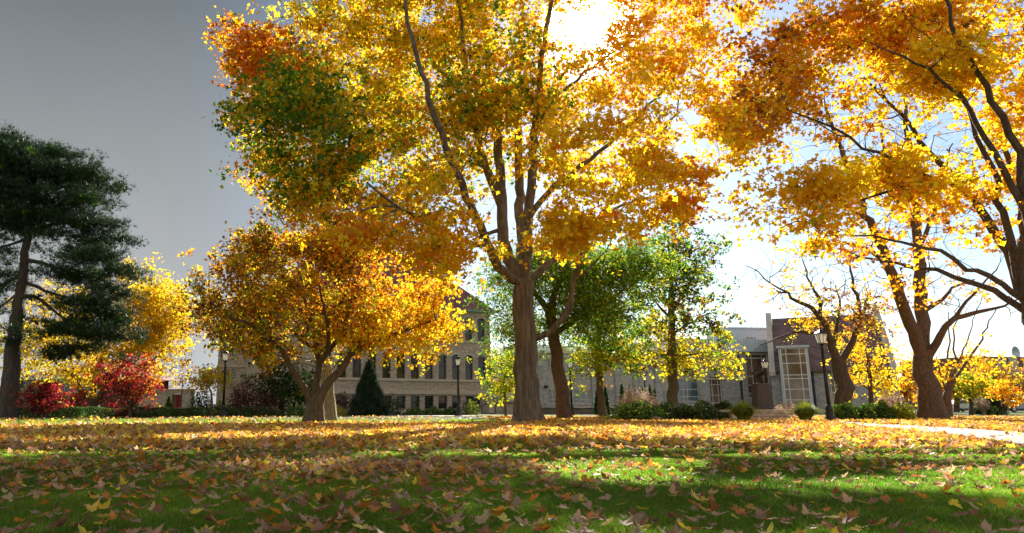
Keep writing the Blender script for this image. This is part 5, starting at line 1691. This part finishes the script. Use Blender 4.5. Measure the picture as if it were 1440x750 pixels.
def leaf_mat_single(name, c, c2):
    m, t, n, l, out = mat_new(name)
    v = objco(n, l)
    nz = noise(n, l, v, 5, 4)
    oi = n.new("ShaderNodeObjectInfo")
    rp = ramp(n, l, oi.outputs["Random"], [(0, tuple(x * .65 for x in c)), (.5, c), (1, c2)])
    col = mixc(n, l, 1, rp, ramp(n, l, nz.outputs[0], [(.3, (.6,) * 3), (.65, (1.15,) * 3)]), 'MULTIPLY')
    d = n.new("ShaderNodeBsdfPrincipled"); l.new(col, d.inputs["Base Color"]); d.inputs["Roughness"].default_value = .6
    tr = n.new("ShaderNodeBsdfTranslucent"); l.new(col, tr.inputs[0])
    mx = n.new("ShaderNodeMixShader"); mx.inputs[0].default_value = .45
    l.new(d.outputs[0], mx.inputs[1]); l.new(tr.outputs[0], mx.inputs[2]); l.new(mx.outputs[0], out.inputs[0])
    return m


LM = {k_: leaf_mat_single(nm.replace(' ', '_') + "_leaf", LPAL[k_], tuple(min(.7, x * 1.25 + .02) for x in LPAL[k_])) for k_, nm in KIND}
LME = {(k_, j): np_mesh("fallen_leaf", LEAFS[j][0], LEAFS[j][1], 3, LM[k_]) for k_, _ in KIND for j in range(len(LEAFS))}


def scatter(n, y0, y1, power=2.0):
    x, y = view_points(n, y0, y1, power)
    keep = rg.uniform(0, 1, n) < litter_density(x, y) * np.where(in_path(x, y), .02, np.where(in_path(x, y + 1.0) | in_path(x, y + .5), .22, 1))
    return x[keep], y[keep]


# the leaves lying nearest, each by itself
x, y = view_points(8000, 3.0, 7.4, 2.0, -.58, .90)
keep = rg.uniform(0, 1, len(x)) < litter_density(x, y) * 1.0 + .02
x, y = x[keep], y[keep]
order = np.argsort(y)
NEAR = 290
near, rest = order[:NEAR], order[NEAR:]
for i in near:
    k_, nm = KIND[int(rg.choice(4, p=(.40, .26, .22, .12)))]
    j = int(rg.integers(0, len(LEAFS)))
    o = link("maple_leaf", LME[(k_, j)])
    s_ = rg.uniform(.065, .14)
    tilt = rg.uniform(-.25, .55)
    o.location = (x[i], y[i], .035 + .3 * s_ * abs(sin(tilt)))
    o.rotation_euler = (tilt, rg.uniform(-.5, .5), rg.uniform(0, 2 * pi))
    o.scale = (s_,) * 3
    tag(o, nm + " fallen maple leaf lying in the grass close to the viewer", "leaf", nm + " fallen leaves on the near grass")


def litter_mesh(x, y, size, tmpl, pal_w, z0, tilt):
    n = len(x)
    ks = list(LPAL)
    c = np.array([LPAL[q] for q in ks])[rg.choice(4, n, p=pal_w)]
    c = np.clip(c * rg.uniform(.55, 1.3, (n, 1)) * rg.uniform(.9, 1.1, (n, 3)), 0, .75)
    tv, tf = tmpl
    nr = norm(rg.normal(0, tilt, (n, 3)) + np.array((0, 0, 1)))
    u = norm(np.cross(nr, rg.normal(0, 1, (n, 3)))); v = np.cross(nr, u)
    s = size[:, None, None]
    P = np.stack([x, y, z0 + .35 * size * (1 - nr[:, 2] ** 2) ** .5], 1)
    V = P[:, None] + s * (tv[None, :, 0:1] * u[:, None] + tv[None, :, 1:2] * v[:, None] + tv[None, :, 2:3] * nr[:, None])
    k = len(tv)
    Fc = (tf[None] + (np.arange(n) * k)[:, None, None]).reshape(-1, tf.shape[1])
    return V.reshape(-1, 3), Fc, np.repeat(c, k, 0)


parts = []
xr, yr = x[rest], y[rest]
x2, y2 = scatter(15000, 6.6, 10.8)
x2, y2 = np.concatenate([xr, x2]), np.concatenate([yr, y2])
for j in range(len(LEAFS)):
    s_ = slice(j, None, len(LEAFS))
    xx, yy = x2[s_], y2[s_]
    parts.append(litter_mesh(xx, yy, rg.uniform(.07, .13, len(xx)), LEAFS[j], (.40, .26, .22, .12), np.full(len(xx), .03), .38))
for n_, y0, y1, sz in ((46000, 10.2, 17, .125), (60000, 17, 28, .14), (36000, 28, 44, .14)):
    xx, yy = scatter(n_, y0, y1, 1.8)
    parts.append(litter_mesh(xx, yy, sz * rg.uniform(.75, 1.2, len(xx)), LEAF3, (.24, .08, .30, .38), np.full(len(xx), .03), .42))
Vq, Tq, Cq, off = [], [], [], 0
for V, Fc, c in parts:
    if Fc.shape[1] == 4: Fc = np.concatenate([Fc[:, [0, 1, 2]], Fc[:, [0, 2, 3]]])
    Vq.append(V); Tq.append(Fc + off); Cq.append(c); off += len(V)
tag(link("leaf_litter", np_mesh("leaf_litter", np.concatenate(Vq), np.concatenate(Tq), 3, M['litter'], np.concatenate(Cq))),
    "carpet of fallen maple leaves on the lawn", None, None, "stuff")
